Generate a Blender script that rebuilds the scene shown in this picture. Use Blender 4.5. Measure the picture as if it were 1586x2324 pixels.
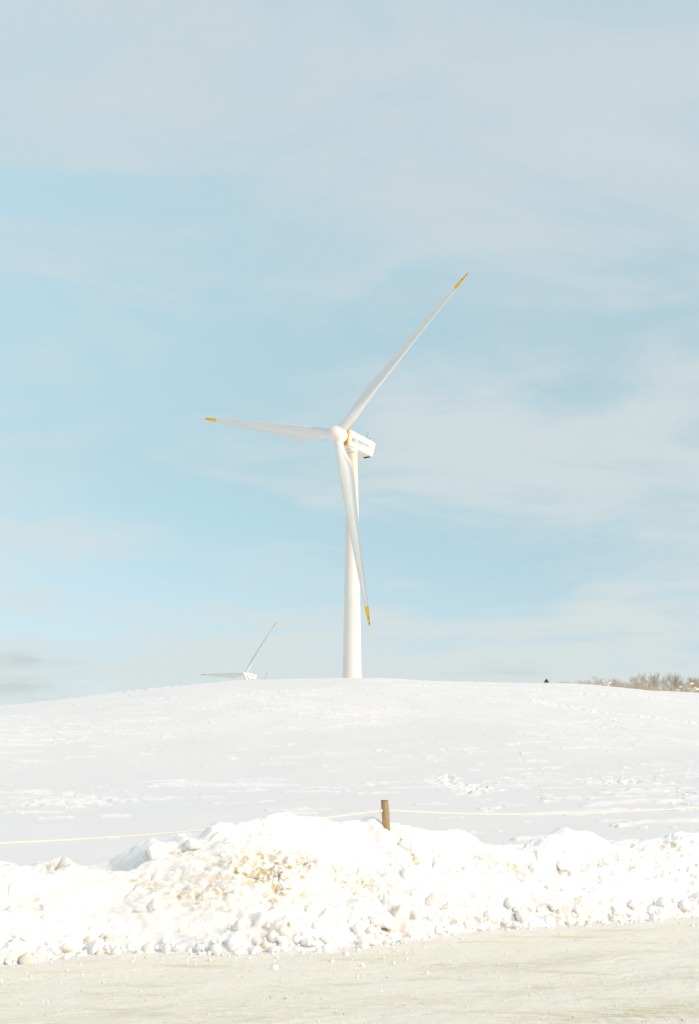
import bpy, bmesh, math, random
import numpy as np
from mathutils import Matrix, Vector

for o in list(bpy.data.objects):
    bpy.data.objects.remove(o)
SC = bpy.context.scene
COL = SC.collection
rad = math.radians

# ------------------------------------------------------------------ camera
PITCH = 0.2103                       # camera tilted up about 12 degrees
F = 3226.0 / 1586.0                  # focal length over image width
cam_d = bpy.data.cameras.new('camera')
cam_d.sensor_fit = 'HORIZONTAL'
cam_d.sensor_width = 24.0
cam_d.lens = 24.0 * F
cam_d.clip_start = 0.1
cam_d.clip_end = 20000
cam = bpy.data.objects.new('camera', cam_d)
COL.objects.link(cam)
cam.location = (0, 0, 1.6)
cam.rotation_euler = (math.pi / 2 + PITCH, 0, 0)
SC.camera = cam

# ------------------------------------------------------------------ light
SUN_AZ = rad(122)                    # clockwise from +Y (view direction)
SUN_EL = rad(30)
sun_dir = Vector((math.sin(SUN_AZ) * math.cos(SUN_EL), math.cos(SUN_AZ) * math.cos(SUN_EL), math.sin(SUN_EL)))
sd = bpy.data.lights.new('sun', 'SUN')
sd.energy = 2.25
sd.angle = rad(0.5)
sd.color = (1.0, 0.83, 0.67)
sun = bpy.data.objects.new('sun', sd)
COL.objects.link(sun)
sun.rotation_euler = sun_dir.to_track_quat('Z', 'Y').to_euler()
sun.location = (60, -60, 80)
EXPOSURE = 0.14
SC.view_settings.view_transform = 'Standard'
SC.view_settings.look = 'None'
SC.view_settings.exposure = EXPOSURE
SC.view_settings.gamma = 1.0
SC.cycles.use_denoising = True
SC.cycles.max_bounces = 8
SC.cycles.diffuse_bounces = 5


class NT:
    """small node-tree writer"""
    def __init__(self, tree):
        self.t = tree
        tree.nodes.clear()

    def n(self, kind, **kw):
        nd = self.t.nodes.new(kind)
        for k, v in kw.items():
            if k.startswith('in_'):
                key = k[3:]
                sock = nd.inputs[int(key)] if key.isdigit() else nd.inputs[key.replace('_', ' ')]
                self.put(sock, v)
            else:
                setattr(nd, k, v)
        return nd

    def put(self, sock, v):
        if isinstance(v, bpy.types.NodeSocket):
            self.t.links.new(v, sock)
        else:
            sock.default_value = v

    def math(self, op, a, b=0.0, c=0.0, clamp=False):
        nd = self.t.nodes.new('ShaderNodeMath')
        nd.operation = op
        nd.use_clamp = clamp
        for i, v in enumerate((a, b, c)):
            self.put(nd.inputs[i], v)
        return nd.outputs[0]

    def noise(self, vec, scale, detail=3.0, rough=0.5, dist=0.0):
        nd = self.n('ShaderNodeTexNoise', in_Vector=vec, in_Scale=scale, in_Detail=detail, in_Roughness=rough, in_Distortion=dist)
        return nd.outputs['Fac']

    def ramp(self, fac, lo, hi):
        nd = self.n('ShaderNodeMapRange', interpolation_type='SMOOTHSTEP')
        self.put(nd.inputs[0], fac)
        self.put(nd.inputs[1], lo)
        self.put(nd.inputs[2], hi)
        return nd.outputs[0]

    def mix(self, fac, a, b):
        nd = self.t.nodes.new('ShaderNodeMix')
        nd.data_type = 'RGBA'
        self.put(nd.inputs[0], fac)
        self.put(nd.inputs[6], a)
        self.put(nd.inputs[7], b)
        return nd.outputs[2]

    def mapping(self, vec, scale=(1, 1, 1), rot=(0, 0, 0), loc=(0, 0, 0)):
        nd = self.n('ShaderNodeMapping')
        self.put(nd.inputs[0], vec)
        nd.inputs[1].default_value = loc
        nd.inputs[2].default_value = rot
        nd.inputs[3].default_value = scale
        return nd.outputs[0]


# ------------------------------------------------------------------ sky
w = bpy.data.worlds.new('World')
SC.world = w
w.use_nodes = True
T = NT(w.node_tree)
sky = T.n('ShaderNodeTexSky', sky_type='NISHITA', sun_disc=False, sun_elevation=SUN_EL, sun_rotation=SUN_AZ,
          altitude=800.0, air_density=1.0, dust_density=0.6, ozone_density=1.0)
geo = T.n('ShaderNodeTexCoord').outputs['Generated']
sx = T.n('ShaderNodeSeparateXYZ', in_0=geo)
dz = T.math('MAXIMUM', sx.outputs[2], 0.0)
# thin cloud sheet: directions projected on a high flat layer
den = T.math('ADD', dz, 0.16)
px = T.math('MULTIPLY', T.math('DIVIDE', sx.outputs[0], den), -1.0)
py = T.math('DIVIDE', sx.outputs[1], den)
pv = T.n('ShaderNodeCombineXYZ', in_0=px, in_1=py, in_2=0.37).outputs[0]
SKY_LOC = (11.0, 4.0, 5.0)
n1 = T.noise(T.mapping(pv, (1.0, 1.35, 1), (0, 0, 0.55), SKY_LOC), 1.0, 5.0, 0.55, 0.7)
n2 = T.noise(T.mapping(pv, (2.6, 3.4, 1), (0, 0, -0.6), (7.7, 2.2, 1.0)), 1.0, 6.0, 0.60, 0.9)
nn = T.math('ADD', T.math('MULTIPLY', n1, 0.62), T.math('MULTIPLY', n2, 0.38))
cl = T.ramp(nn, 0.38, 0.62)
low = T.ramp(dz, 0.19, 0.06)         # milkier towards the horizon
veil = T.math('ADD', T.math('MULTIPLY', cl, 0.80), T.math('MULTIPLY', low, 0.45), clamp=True)
veil = T.math('MINIMUM', T.math('ADD', veil, 0.08), 0.94)
lin = lambda lo, hi: T.n('ShaderNodeMapRange', in_0=dz, in_1=lo, in_2=hi).outputs[0]
tint = T.mix(lin(0.24, 0.52), T.mix(lin(0.10, 0.24), (0.84, 0.84, 0.81, 1), (1.27, 1.22, 0.92, 1)), (2.75, 2.45, 1.62, 1))
SKY_T = T.mix(1.0, sky.outputs[0], tint)
T.t.nodes[-1].blend_type = 'MULTIPLY'
cloud_c = T.mix(T.ramp(dz, 0.1, 0.5), (4.15, 4.58, 4.60, 1), (3.75, 4.18, 4.42, 1))
# a few low grey banks
n3 = T.noise(T.mapping(pv, (0.8, 2.6, 1), (0, 0, 0.05), (1.3, 5.2, 0)), 1.0, 5.0, 0.55, 0.2)
grey = T.math('MULTIPLY', T.ramp(n3, 0.52, 0.70), T.ramp(dz, 0.16, 0.10))
cloud_c = T.mix(T.math('MULTIPLY', grey, 0.6), cloud_c, (3.65, 4.1, 4.15, 1))
skyc = T.mix(veil, SKY_T, cloud_c)
# two small grey cloud scraps low in the sky, one left, one right of the tower
az = T.math('DIVIDE', sx.outputs[0], T.math('MAXIMUM', sx.outputs[1], 0.05))
scrap_n = T.ramp(T.noise(T.mapping(pv, (4, 6, 1)), 1.0, 5.0, 0.6, 0.3), 0.30, 0.60)
scraps = 0.0
for a0, e0, wa, we in ((-0.222, 0.104, 0.034, 0.0065), (0.112, 0.0975, 0.022, 0.0055), (-0.235, 0.086, 0.03, 0.006)):
    g_ = T.math('ADD', T.math('POWER', T.math('DIVIDE', T.math('SUBTRACT', az, a0), wa), 2.0), T.math('POWER', T.math('DIVIDE', T.math('SUBTRACT', dz, e0), we), 2.0))
    front = T.math('GREATER_THAN', sx.outputs[1], 0.1)
    scraps = T.math('ADD', scraps, T.math('MULTIPLY', T.math('EXPONENT', T.math('MULTIPLY', g_, -1.0)), front))
skyc = T.mix(T.math('MULTIPLY', T.math('MULTIPLY', scraps, scrap_n), 0.9, clamp=True), skyc, (3.5, 3.9, 3.95, 1))
bg = T.n('ShaderNodeBackground', in_Color=skyc, in_Strength=0.15)
out = T.n('ShaderNodeOutputWorld', in_Surface=bg.outputs[0])

# ------------------------------------------------------------------ numpy noise
_rng = np.random.default_rng(11)
_perm = _rng.permutation(256)
_perm = np.concatenate([_perm, _perm, _perm])
_ang = _rng.random(256) * 2 * np.pi
_gx, _gy = np.cos(_ang), np.sin(_ang)
_r1, _r2, _r3 = _rng.random(256), _rng.random(256), _rng.random(256)


def hsh(ix, iy, seed):
    return _perm[_perm[(ix + seed * 57) & 255] + (iy & 255)]


def perlin(x, y, seed=0):
    x0 = np.floor(x).astype(int)
    y0 = np.floor(y).astype(int)
    fx, fy = x - x0, y - y0
    ux, uy = fx * fx * fx * (fx * (fx * 6 - 15) + 10), fy * fy * fy * (fy * (fy * 6 - 15) + 10)
    r = []
    for j in (0, 1):
        for i in (0, 1):
            h = hsh(x0 + i, y0 + j, seed)
            r.append(_gx[h] * (fx - i) + _gy[h] * (fy - j))
    a = r[0] + ux * (r[1] - r[0])
    b = r[2] + ux * (r[3] - r[2])
    return (a + uy * (b - a)) * 1.4


def fbm(x, y, octv=4, seed=0, gain=0.5):
    s, a = 0, 1.0
    for i in range(octv):
        s = s + a * perlin(x * 2 ** i + 17.3 * i, y * 2 ** i - 9.1 * i, seed + i)
        a *= gain
    return s


def domes(x, y, cell, keep, seed, lo=0.3, hi=0.62):
    """height of round lumps scattered one per cell (a share 'keep' of the cells)"""
    gx, gy = x / cell, y / cell
    cx, cy = np.floor(gx).astype(int), np.floor(gy).astype(int)
    best = np.zeros_like(x)
    for j in (-1, 0, 1):
        for i in (-1, 0, 1):
            h = hsh(cx + i, cy + j, seed)
            h2 = hsh(cx + i, cy + j, seed + 3)
            qx, qy = cx + i + _r1[h], cy + j + _r2[h]
            R = lo + (hi - lo) * _r3[h2]
            d2 = ((gx - qx) ** 2 + (gy - qy) ** 2 * (0.8 + 0.5 * _r1[h2])) / (R * R)
            on = _r2[h2] < keep
            z = np.where(on & (d2 < 1), np.sqrt(np.clip(1 - d2, 0, 1)) * R * (0.55 + 0.5 * _r3[h]), 0)
            best = np.maximum(best, z)
    return best * cell


def sstep(a, b, x):
    t = np.clip((x - a) / (b - a), 0, 1)
    return t * t * (3 - 2 * t)


def smooth_table(xs, ys, n=2000, sig=0.02):
    g = np.linspace(xs[0], xs[-1], n)
    v = np.interp(g, xs, ys)
    k = int(sig * n * 3)
    ker = np.exp(-0.5 * (np.arange(-k, k + 1) / (sig * n)) ** 2)
    vp = np.concatenate([np.full(k, v[0]) + (np.arange(-k, 0)) * (v[1] - v[0]), v, np.full(k, v[-1]) + np.arange(1, k + 1) * (v[-1] - v[-2])])
    v = np.convolve(vp, ker / ker.sum(), 'valid')
    return g, v


# ------------------------------------------------------------------ object helpers
def mesh_obj(name, verts, faces, mat=None, parent=None, smooth=True, attrs=None):
    me = bpy.data.meshes.new(name)
    verts = np.asarray(verts, dtype=np.float32).reshape(-1, 3)
    if isinstance(faces, np.ndarray):
        nf, k = faces.shape
        me.vertices.add(len(verts))
        me.vertices.foreach_set('co', verts.ravel())
        me.loops.add(nf * k)
        me.loops.foreach_set('vertex_index', faces.ravel().astype(np.int32))
        me.polygons.add(nf)
        me.polygons.foreach_set('loop_start', np.arange(0, nf * k, k, dtype=np.int32))
        me.update(calc_edges=True)
    else:
        me.from_pydata([tuple(map(float, v)) for v in verts], [], [tuple(f) for f in faces])
        me.update()
    me.validate()
    if smooth:
        me.polygons.foreach_set('use_smooth', np.ones(len(me.polygons), dtype=bool))
    if attrs:
        for k, v in attrs.items():
            at = me.attributes.new(k, 'FLOAT', 'POINT')
            at.data.foreach_set('value', np.asarray(v, dtype=np.float32).ravel())
    if mat:
        me.materials.append(mat)
    o = bpy.data.objects.new(name, me)
    COL.objects.link(o)
    if parent:
        o.parent = parent
    return o


def grid_faces(nr, nc):
    i = np.arange(nr * nc).reshape(nr, nc)
    return np.stack([i[:-1, :-1], i[:-1, 1:], i[1:, 1:], i[1:, :-1]], -1).reshape(-1, 4)


class MB:
    """collects simple solids into one mesh"""
    def __init__(self):
        self.v, self.f = [], []

    def add(self, v, f):
        b = len(self.v)
        self.v += [tuple(p) for p in v]
        self.f += [tuple(i + b for i in q) for q in f]

    def box(self, x0, x1, y0, y1, z0, z1):
        v = [(x, y, z) for x in (x0, x1) for y in (y0, y1) for z in (z0, z1)]
        self.add(v, [(0, 1, 3, 2), (4, 6, 7, 5), (0, 4, 5, 1), (2, 3, 7, 6), (0, 2, 6, 4), (1, 5, 7, 3)])

    def tube(self, pts, radii, seg=8, cap=True):
        pts = [Vector(p) for p in pts]
        if not hasattr(radii, '__len__'):
            radii = [radii] * len(pts)
        rings = []
        ref = None
        for i, p in enumerate(pts):
            d = (pts[min(i + 1, len(pts) - 1)] - pts[max(i - 1, 0)]).normalized()
            if ref is None:
                ref = Vector((0, 0, 1)) if abs(d.z) < 0.9 else Vector((1, 0, 0))
            a = (ref - d * ref.dot(d)).normalized()
            ref = a
            b = d.cross(a)
            rings.append([p + (a * math.cos(2 * math.pi * k / seg) + b * math.sin(2 * math.pi * k / seg)) * radii[i] for k in range(seg)])
        v = [q for r in rings for q in r]
        f = []
        for i in range(len(pts) - 1):
            for k in range(seg):
                k2 = (k + 1) % seg
                f.append((i * seg + k, i * seg + k2, (i + 1) * seg + k2, (i + 1) * seg + k))
        if cap:
            f.append(tuple(reversed(range(seg))))
            f.append(tuple((len(pts) - 1) * seg + k for k in range(seg)))
        self.add(v, f)

    def build(self, name, mat, parent=None, smooth=False):
        return mesh_obj(name, self.v, self.f, mat, parent, smooth)


def tag(o, label, cat, group=None, kind=None):
    if label:
        o['label'] = label
    if cat:
        o['category'] = cat
    if group:
        o['group'] = group
    if kind:
        o['kind'] = kind
    return o


def empty(name, loc):
    o = bpy.data.objects.new(name, None)
    o.empty_display_size = 0.5
    COL.objects.link(o)
    o.location = loc
    return o


def material(name, col, rough=0.6, spec=0.3, build=None, metal=0.0):
    m = bpy.data.materials.new(name)
    m.use_nodes = True
    T = NT(m.node_tree)
    b = T.n('ShaderNodeBsdfPrincipled')
    b.inputs['Base Color'].default_value = (*col, 1)
    b.inputs['Roughness'].default_value = rough
    b.inputs['Specular IOR Level'].default_value = spec
    b.inputs['Metallic'].default_value = metal
    T.n('ShaderNodeOutputMaterial', in_Surface=b.outputs[0])
    if build:
        build(T, b)
    return m


def objco(T):
    return T.n('ShaderNodeTexCoord').outputs['Object']


def bump(T, b, h, strength, dist):
    bp = T.n('ShaderNodeBump', in_Strength=strength, in_Distance=dist, in_Height=h)
    T.put(b.inputs['Normal'], bp.outputs[0])


# ------------------------------------------------------------------ materials
def m_field(T, b):
    co = objco(T)
    fr = T.n('ShaderNodeAttribute', attribute_name='fresh').outputs['Fac']
    T.put(b.inputs['Base Color'], T.mix(fr, (0.885, 0.83, 0.815, 1), (0.97, 0.91, 0.885, 1)))
    h = T.noise(T.mapping(co, (1.2, 3.0, 3.0)), 2.2, 5.0, 0.6)
    bump(T, b, h, 0.2, 0.05)


def soft(b, w=0.8):
    b.inputs['Subsurface Weight'].default_value = w
    b.inputs['Subsurface Radius'].default_value = (1.0, 0.95, 0.9)
    b.inputs['Subsurface Scale'].default_value = 0.12


def m_bank(T, b):
    soft(b)
    co = objco(T)
    di = T.n('ShaderNodeAttribute', attribute_name='dirt').outputs['Fac']
    spk = T.ramp(T.noise(co, 26.0, 4.0, 0.65), 0.50, 0.66)
    fine = T.ramp(T.noise(co, 11.0, 6.0, 0.7), 0.44, 0.58)
    k = T.math('MULTIPLY', di, T.math('ADD', T.math('MULTIPLY', fine, 0.75), T.math('MULTIPLY', spk, 0.5)), clamp=True)
    c = T.mix(k, (0.95, 0.89, 0.87, 1), (0.50, 0.40, 0.19, 1))
    k2 = T.math('MULTIPLY', T.ramp(di, 0.70, 1.1), T.ramp(T.noise(co, 15.0, 3.0, 0.6), 0.56, 0.70))
    c = T.mix(k2, c, (0.30, 0.23, 0.12, 1))
    T.put(b.inputs['Base Color'], c)
    h = T.noise(co, 18.0, 5.0, 0.65)
    bump(T, b, h, 0.22, 0.03)


def m_road(T, b):
    co = objco(T)
    st = T.mapping(co, (0.65, 1.3, 1), (0, 0, -0.64))
    a1 = T.noise(st, 1.1, 6.0, 0.62, 0.4)
    a2 = T.noise(T.mapping(co, (0.8, 3.5, 1), (0, 0, -0.64)), 2.6, 5.0, 0.65)
    a3 = T.noise(co, 30.0, 5.0, 0.75)
    a4 = T.noise(T.mapping(co, (1, 1.8, 1), (0, 0, -0.64)), 3.2, 8.0, 0.72, 0.3)
    base = T.mix(T.ramp(a2, 0.35, 0.68), (0.99, 0.92, 0.80, 1), (0.98, 0.90, 0.75, 1))
    base = T.mix(T.math('MULTIPLY', T.ramp(a1, 0.52, 0.70), 0.5), base, (0.72, 0.59, 0.34, 1))
    base = T.mix(T.math('MULTIPLY', T.ramp(a3, 0.58, 0.70), 0.35), base, (0.40, 0.35, 0.25, 1))
    base = T.mix(T.math('MULTIPLY', T.ramp(a3, 0.40, 0.30), 0.5), base, (0.92, 0.91, 0.88, 1))
    base = T.mix(T.math('MULTIPLY', T.ramp(a4, 0.54, 0.68), 0.6), base, (0.98, 0.93, 0.87, 1))
    base = T.mix(T.math('MULTIPLY', T.ramp(a4, 0.44, 0.34), 0.30), base, (0.74, 0.65, 0.47, 1))
    # worn tyre lane
    tr = T.n('ShaderNodeAttribute', attribute_name='track').outputs['Fac']
    tn = T.math('MULTIPLY', tr, T.ramp(a2, 0.30, 0.62))
    base = T.mix(T.math('MULTIPLY', tn, 0.8), base, (0.60, 0.50, 0.29, 1))
    edge = T.n('ShaderNodeAttribute', attribute_name='edge').outputs['Fac']
    base = T.mix(edge, base, (0.94, 0.88, 0.85, 1))
    T.put(b.inputs['Base Color'], base)
    h = T.math('ADD', T.math('MULTIPLY', a4, 1.2), T.math('MULTIPLY', a3, 0.5))
    bump(T, b, h, 0.6, 0.05)


M = {}
M['field'] = material('wind crusted snow', (0.9, 0.9, 0.9), 0.55, 0.25, m_field)
M['bank'] = material('ploughed snow', (0.92, 0.91, 0.9), 0.6, 0.2, m_bank)
M['road'] = material('packed dirty snow', (0.8, 0.78, 0.7), 0.6, 0.2, m_road)
M['farsnow'] = material('distant snow', (0.88, 0.83, 0.82), 0.7, 0.1)


def m_chunk(T, b):
    soft(b, .8)
    b.inputs['Subsurface Scale'].default_value = 0.08
    co = objco(T)
    rnd = T.n('ShaderNodeObjectInfo').outputs['Random']
    n = T.ramp(T.noise(co, 7.0, 4.0, 0.65), 0.55, 0.75)
    k = T.math('MULTIPLY', n, T.math('MULTIPLY', T.ramp(rnd, 0.6, 1.2), 0.6))
    T.put(b.inputs['Base Color'], T.mix(k, (0.96, 0.91, 0.89, 1), (0.62, 0.53, 0.34, 1)))
    bump(T, b, T.noise(co, 3.5, 6.0, 0.7), 0.3, 0.08)


M['chunk'] = material('snow lump', (0.92, 0.91, 0.9), 0.6, 0.2, m_chunk)


def m_rubble(T, b):
    co = objco(T)
    n = T.ramp(T.noise(co, 5.0, 3.0, 0.6), 0.45, 0.7)
    T.put(b.inputs['Base Color'], T.mix(n, (0.94, 0.90, 0.88, 1), (0.76, 0.68, 0.54, 1)))


M['rubble'] = material('snow crumbs', (0.9, 0.9, 0.88), 0.7, 0.2, m_rubble)


def m_white(T, b):
    co = objco(T)
    n = T.noise(T.mapping(co, (1, 1, 0.25)), 0.9, 4.0, 0.6)
    T.put(b.inputs['Base Color'], T.mix(n, (0.81, 0.765, 0.705, 1), (0.84, 0.80, 0.745, 1)))


def m_blade(T, b):
    co = objco(T)
    n = T.noise(T.mapping(co, (2.2, 2.2, 0.22)), 0.8, 5.0, 0.65)
    T.put(b.inputs['Base Color'], T.mix(T.ramp(n, 0.35, 0.75), (0.81, 0.80, 0.76, 1), (0.75, 0.735, 0.69, 1)))


def m_yellow(T, b):
    co = objco(T)
    n = T.noise(T.mapping(co, (2, 2, 0.6)), 2.0, 4.0, 0.6)
    T.put(b.inputs['Base Color'], T.mix(n, (0.95, 0.50, 0.015, 1), (0.95, 0.60, 0.07, 1)))


def m_nacelle(T, b):
    co = objco(T)
    s = T.n('ShaderNodeSeparateXYZ', in_0=co)
    n = T.noise(T.mapping(co, (0.6, 0.6, 1.6)), 1.6, 5.0, 0.65)
    base = T.mix(n, (0.81, 0.755, 0.69, 1), (0.84, 0.79, 0.73, 1))
    # rust washed back from the front edge
    d = T.math('ADD', s.outputs[0], T.math('MULTIPLY', T.math('SUBTRACT', n, 0.5), 1.6))
    k1 = T.ramp(d, 4.0, 1.9)
    k2 = T.ramp(d, 2.65, 2.05)
    base = T.mix(T.math('MULTIPLY', k1, 0.6), base, (0.80, 0.66, 0.44, 1))
    base = T.mix(T.math('MULTIPLY', k2, 0.95), base, (0.74, 0.38, 0.05, 1))
    # panel seam
    sm = T.math('ABSOLUTE', T.math('ADD', s.outputs[2], 0.72))
    base = T.mix(T.math('MULTIPLY', T.ramp(sm, 0.035, 0.0), 0.5), base, (0.55, 0.50, 0.44, 1))
    T.put(b.inputs['Base Color'], base)


def m_hub(T, b):
    co = objco(T)
    s = T.n('ShaderNodeSeparateXYZ', in_0=co)
    n = T.noise(co, 1.7, 5.0, 0.65)
    base = T.mix(n, (0.81, 0.76, 0.695, 1), (0.84, 0.795, 0.735, 1))
    d = T.math('ADD', s.outputs[0], T.math('MULTIPLY', T.math('SUBTRACT', n, 0.5), 2.4))
    base = T.mix(T.math('MULTIPLY', T.ramp(d, 1.2, 2.1), 0.8), base, (0.72, 0.48, 0.18, 1))
    T.put(b.inputs['Base Color'], base)


def m_shaft(T, b):
    co = objco(T)
    n = T.noise(co, 3.0, 4.0, 0.7)
    T.put(b.inputs['Base Color'], T.mix(T.ramp(n, 0.35, 0.65), (0.16, 0.06, 0.015, 1), (0.60, 0.30, 0.07, 1)))


def m_tower(T, b):
    co = objco(T)
    s = T.n('ShaderNodeSeparateXYZ', in_0=co)
    n = T.noise(T.mapping(co, (1.1, 1.1, 0.10)), 1.2, 5.0, 0.6)
    base = T.mix(n, (0.80, 0.75, 0.69, 1), (0.83, 0.785, 0.73, 1))
    top = T.ramp(s.outputs[2], 24.0, 51.0)
    k = T.math('MULTIPLY', top, T.ramp(n, 0.25, 0.62))
    base = T.mix(T.math('MULTIPLY', k, 0.7), base, (0.80, 0.63, 0.42, 1))
    T.put(b.inputs['Base Color'], base)


M['white'] = material('cream white paint', (0.81, 0.78, 0.74), 0.45, 0.35, m_white)
M['blade'] = material('grey white gelcoat', (0.78, 0.77, 0.73), 0.42, 0.35, m_blade)
M['yellow'] = material('yellow paint', (0.8, 0.5, 0.05), 0.5, 0.3, m_yellow)
M['nacelle'] = material('rust stained white paint', (0.8, 0.77, 0.73), 0.45, 0.35, m_nacelle)
M['hub'] = material('spinner paint', (0.8, 0.77, 0.73), 0.45, 0.35, m_hub)
M['shaft'] = material('rusty steel', (0.4, 0.2, 0.05), 0.7, 0.3, m_shaft)
M['tower'] = material('tower paint', (0.8, 0.77, 0.73), 0.45, 0.35, m_tower)
M['black'] = material('dark opening', (0.015, 0.015, 0.018), 0.7, 0.2)
M['grey'] = material('grey metal', (0.30, 0.31, 0.33), 0.5, 0.4, metal=0.4)
M['letter'] = material('slate blue lettering', (0.40, 0.50, 0.55), 0.5, 0.3)
M['petal'] = material('pale green emblem', (0.62, 0.66, 0.58), 0.5, 0.3)
M['red'] = material('red lamp glass', (0.45, 0.04, 0.04), 0.3, 0.5)
M['ice'] = material('ice', (0.88, 0.9, 0.92), 0.2, 0.5)
M['spot'] = material('dark receptor', (0.08, 0.055, 0.02), 0.6, 0.3)


def m_post(T, b):
    co = objco(T)
    n = T.noise(T.mapping(co, (14, 14, 1.6)), 1.6, 5.0, 0.65, 0.4)
    n2 = T.noise(co, 6.0, 3.0, 0.5)
    c = T.mix(n, (0.30, 0.19, 0.10, 1), (0.50, 0.355, 0.21, 1))
    c = T.mix(T.math('MULTIPLY', T.ramp(n2, 0.55, 0.75), 0.4), c, (0.60, 0.47, 0.33, 1))
    T.put(b.inputs['Base Color'], c)
    bump(T, b, n, 0.5, 0.01)


M['post'] = material('weathered wood', (0.4, 0.27, 0.15), 0.75, 0.2, m_post)
M['posttop'] = material('dark sawn wood', (0.17, 0.10, 0.05), 0.85, 0.15)
M['rope'] = material('beige rope', (0.86, 0.81, 0.70), 0.85, 0.1)


def m_bark(T, b):
    co = objco(T)
    n = T.noise(co, 1.2, 3.0, 0.6)
    T.put(b.inputs['Base Color'], T.mix(n, (0.40, 0.335, 0.25, 1), (0.60, 0.515, 0.40, 1)))


def m_trunk(T, b):
    n = T.noise(objco(T), 1.2, 3.0, 0.6)
    T.put(b.inputs['Base Color'], T.mix(n, (0.20, 0.155, 0.10, 1), (0.36, 0.29, 0.20, 1)))


M['bark'] = material('bare bark', (0.25, 0.19, 0.12), 0.85, 0.1, m_trunk)
M['twig'] = material('dry brush', (0.33, 0.265, 0.18), 0.9, 0.1, m_bark)
M['conifer'] = material('dark needles', (0.22, 0.20, 0.14), 0.85, 0.1)
M['mast'] = material('pale galvanised steel', (0.75, 0.76, 0.76), 0.5, 0.3)

# ------------------------------------------------------------------ terrain
IMG_W, IMG_H = 1586.0, 2323.0
FP = 3226.0


def slope_of(yimg):
    """rise over run of the sight line through an image height"""
    return np.tan(PITCH + np.arctan((IMG_H / 2 - np.asarray(yimg, float)) / FP))


def u_of(ximg, yimg):
    Z = (IMG_H / 2 - np.asarray(yimg, float)) / FP
    X = (np.asarray(ximg, float) - IMG_W / 2) / FP
    return X / (np.cos(PITCH) - Z * np.sin(PITCH))


CREST_Y = 170.0
_sk = np.array([(-260, 1650), (-120, 1627), (0, 1609), (75, 1599), (150, 1590), (225, 1580), (300, 1571), (375, 1561), (450, 1554), (525, 1547),
                (600, 1543), (675, 1540), (750, 1538.5), (830, 1538.5), (880, 1540), (940, 1542), (1000, 1544), (1100, 1547), (1240, 1550), (1320, 1553),
                (1400, 1560), (1480, 1567), (1586, 1574), (1700, 1584), (1860, 1600)], float)
_skx = u_of(_sk[:, 0], _sk[:, 1]) * CREST_Y
_sks = slope_of(_sk[:, 1])
SKX, SKS = smooth_table(_skx, _sks, 2000, 0.012)
MID_S = float(slope_of(1538.5))
# share of the crest's sight-line slope reached at each distance
_py = np.array([0, 18, 24, 40, 60, 75, 90, 120, 145, 160, 170, 185, 200, 240, 304, 380, 450, 600, 900, 1060, 1600, 6000], float)
_pm = np.array([-.35, -.28, -.2, .075, .235, .40, .56, .81, .945, .988, 1.0, 1.0, .993, .965, .945, .935, .90, .72, .46, .41, .27, .05], float)
_lg = np.log(_py + 12)
PLY, PLM = smooth_table(_lg, _pm, 4000, 0.008)


def terrain(x, y):
    x = np.asarray(x, float)
    y = np.asarray(y, float)
    xa = x * CREST_Y / np.maximum(y, CREST_Y)           # beyond the crest the rise fans out
    xn = np.where(y > CREST_Y, xa, x)
    s = np.interp(xn, SKX, SKS)
    wgt = sstep(50, 160, y)
    s = MID_S + (s - MID_S) * wgt
    m = np.interp(np.log(np.maximum(y, 0) + 12), PLY, PLM)
    z = 1.6 + s * m * np.maximum(y, 0)
    # near field leans: higher on the right
    z = z + (0.03 * np.clip(x, -14, 14)) * (1 - sstep(26, 75, y)) * sstep(6, 16, y)
    z = z - 0.42 * (1 - sstep(22, 42, y))
    return z


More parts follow.
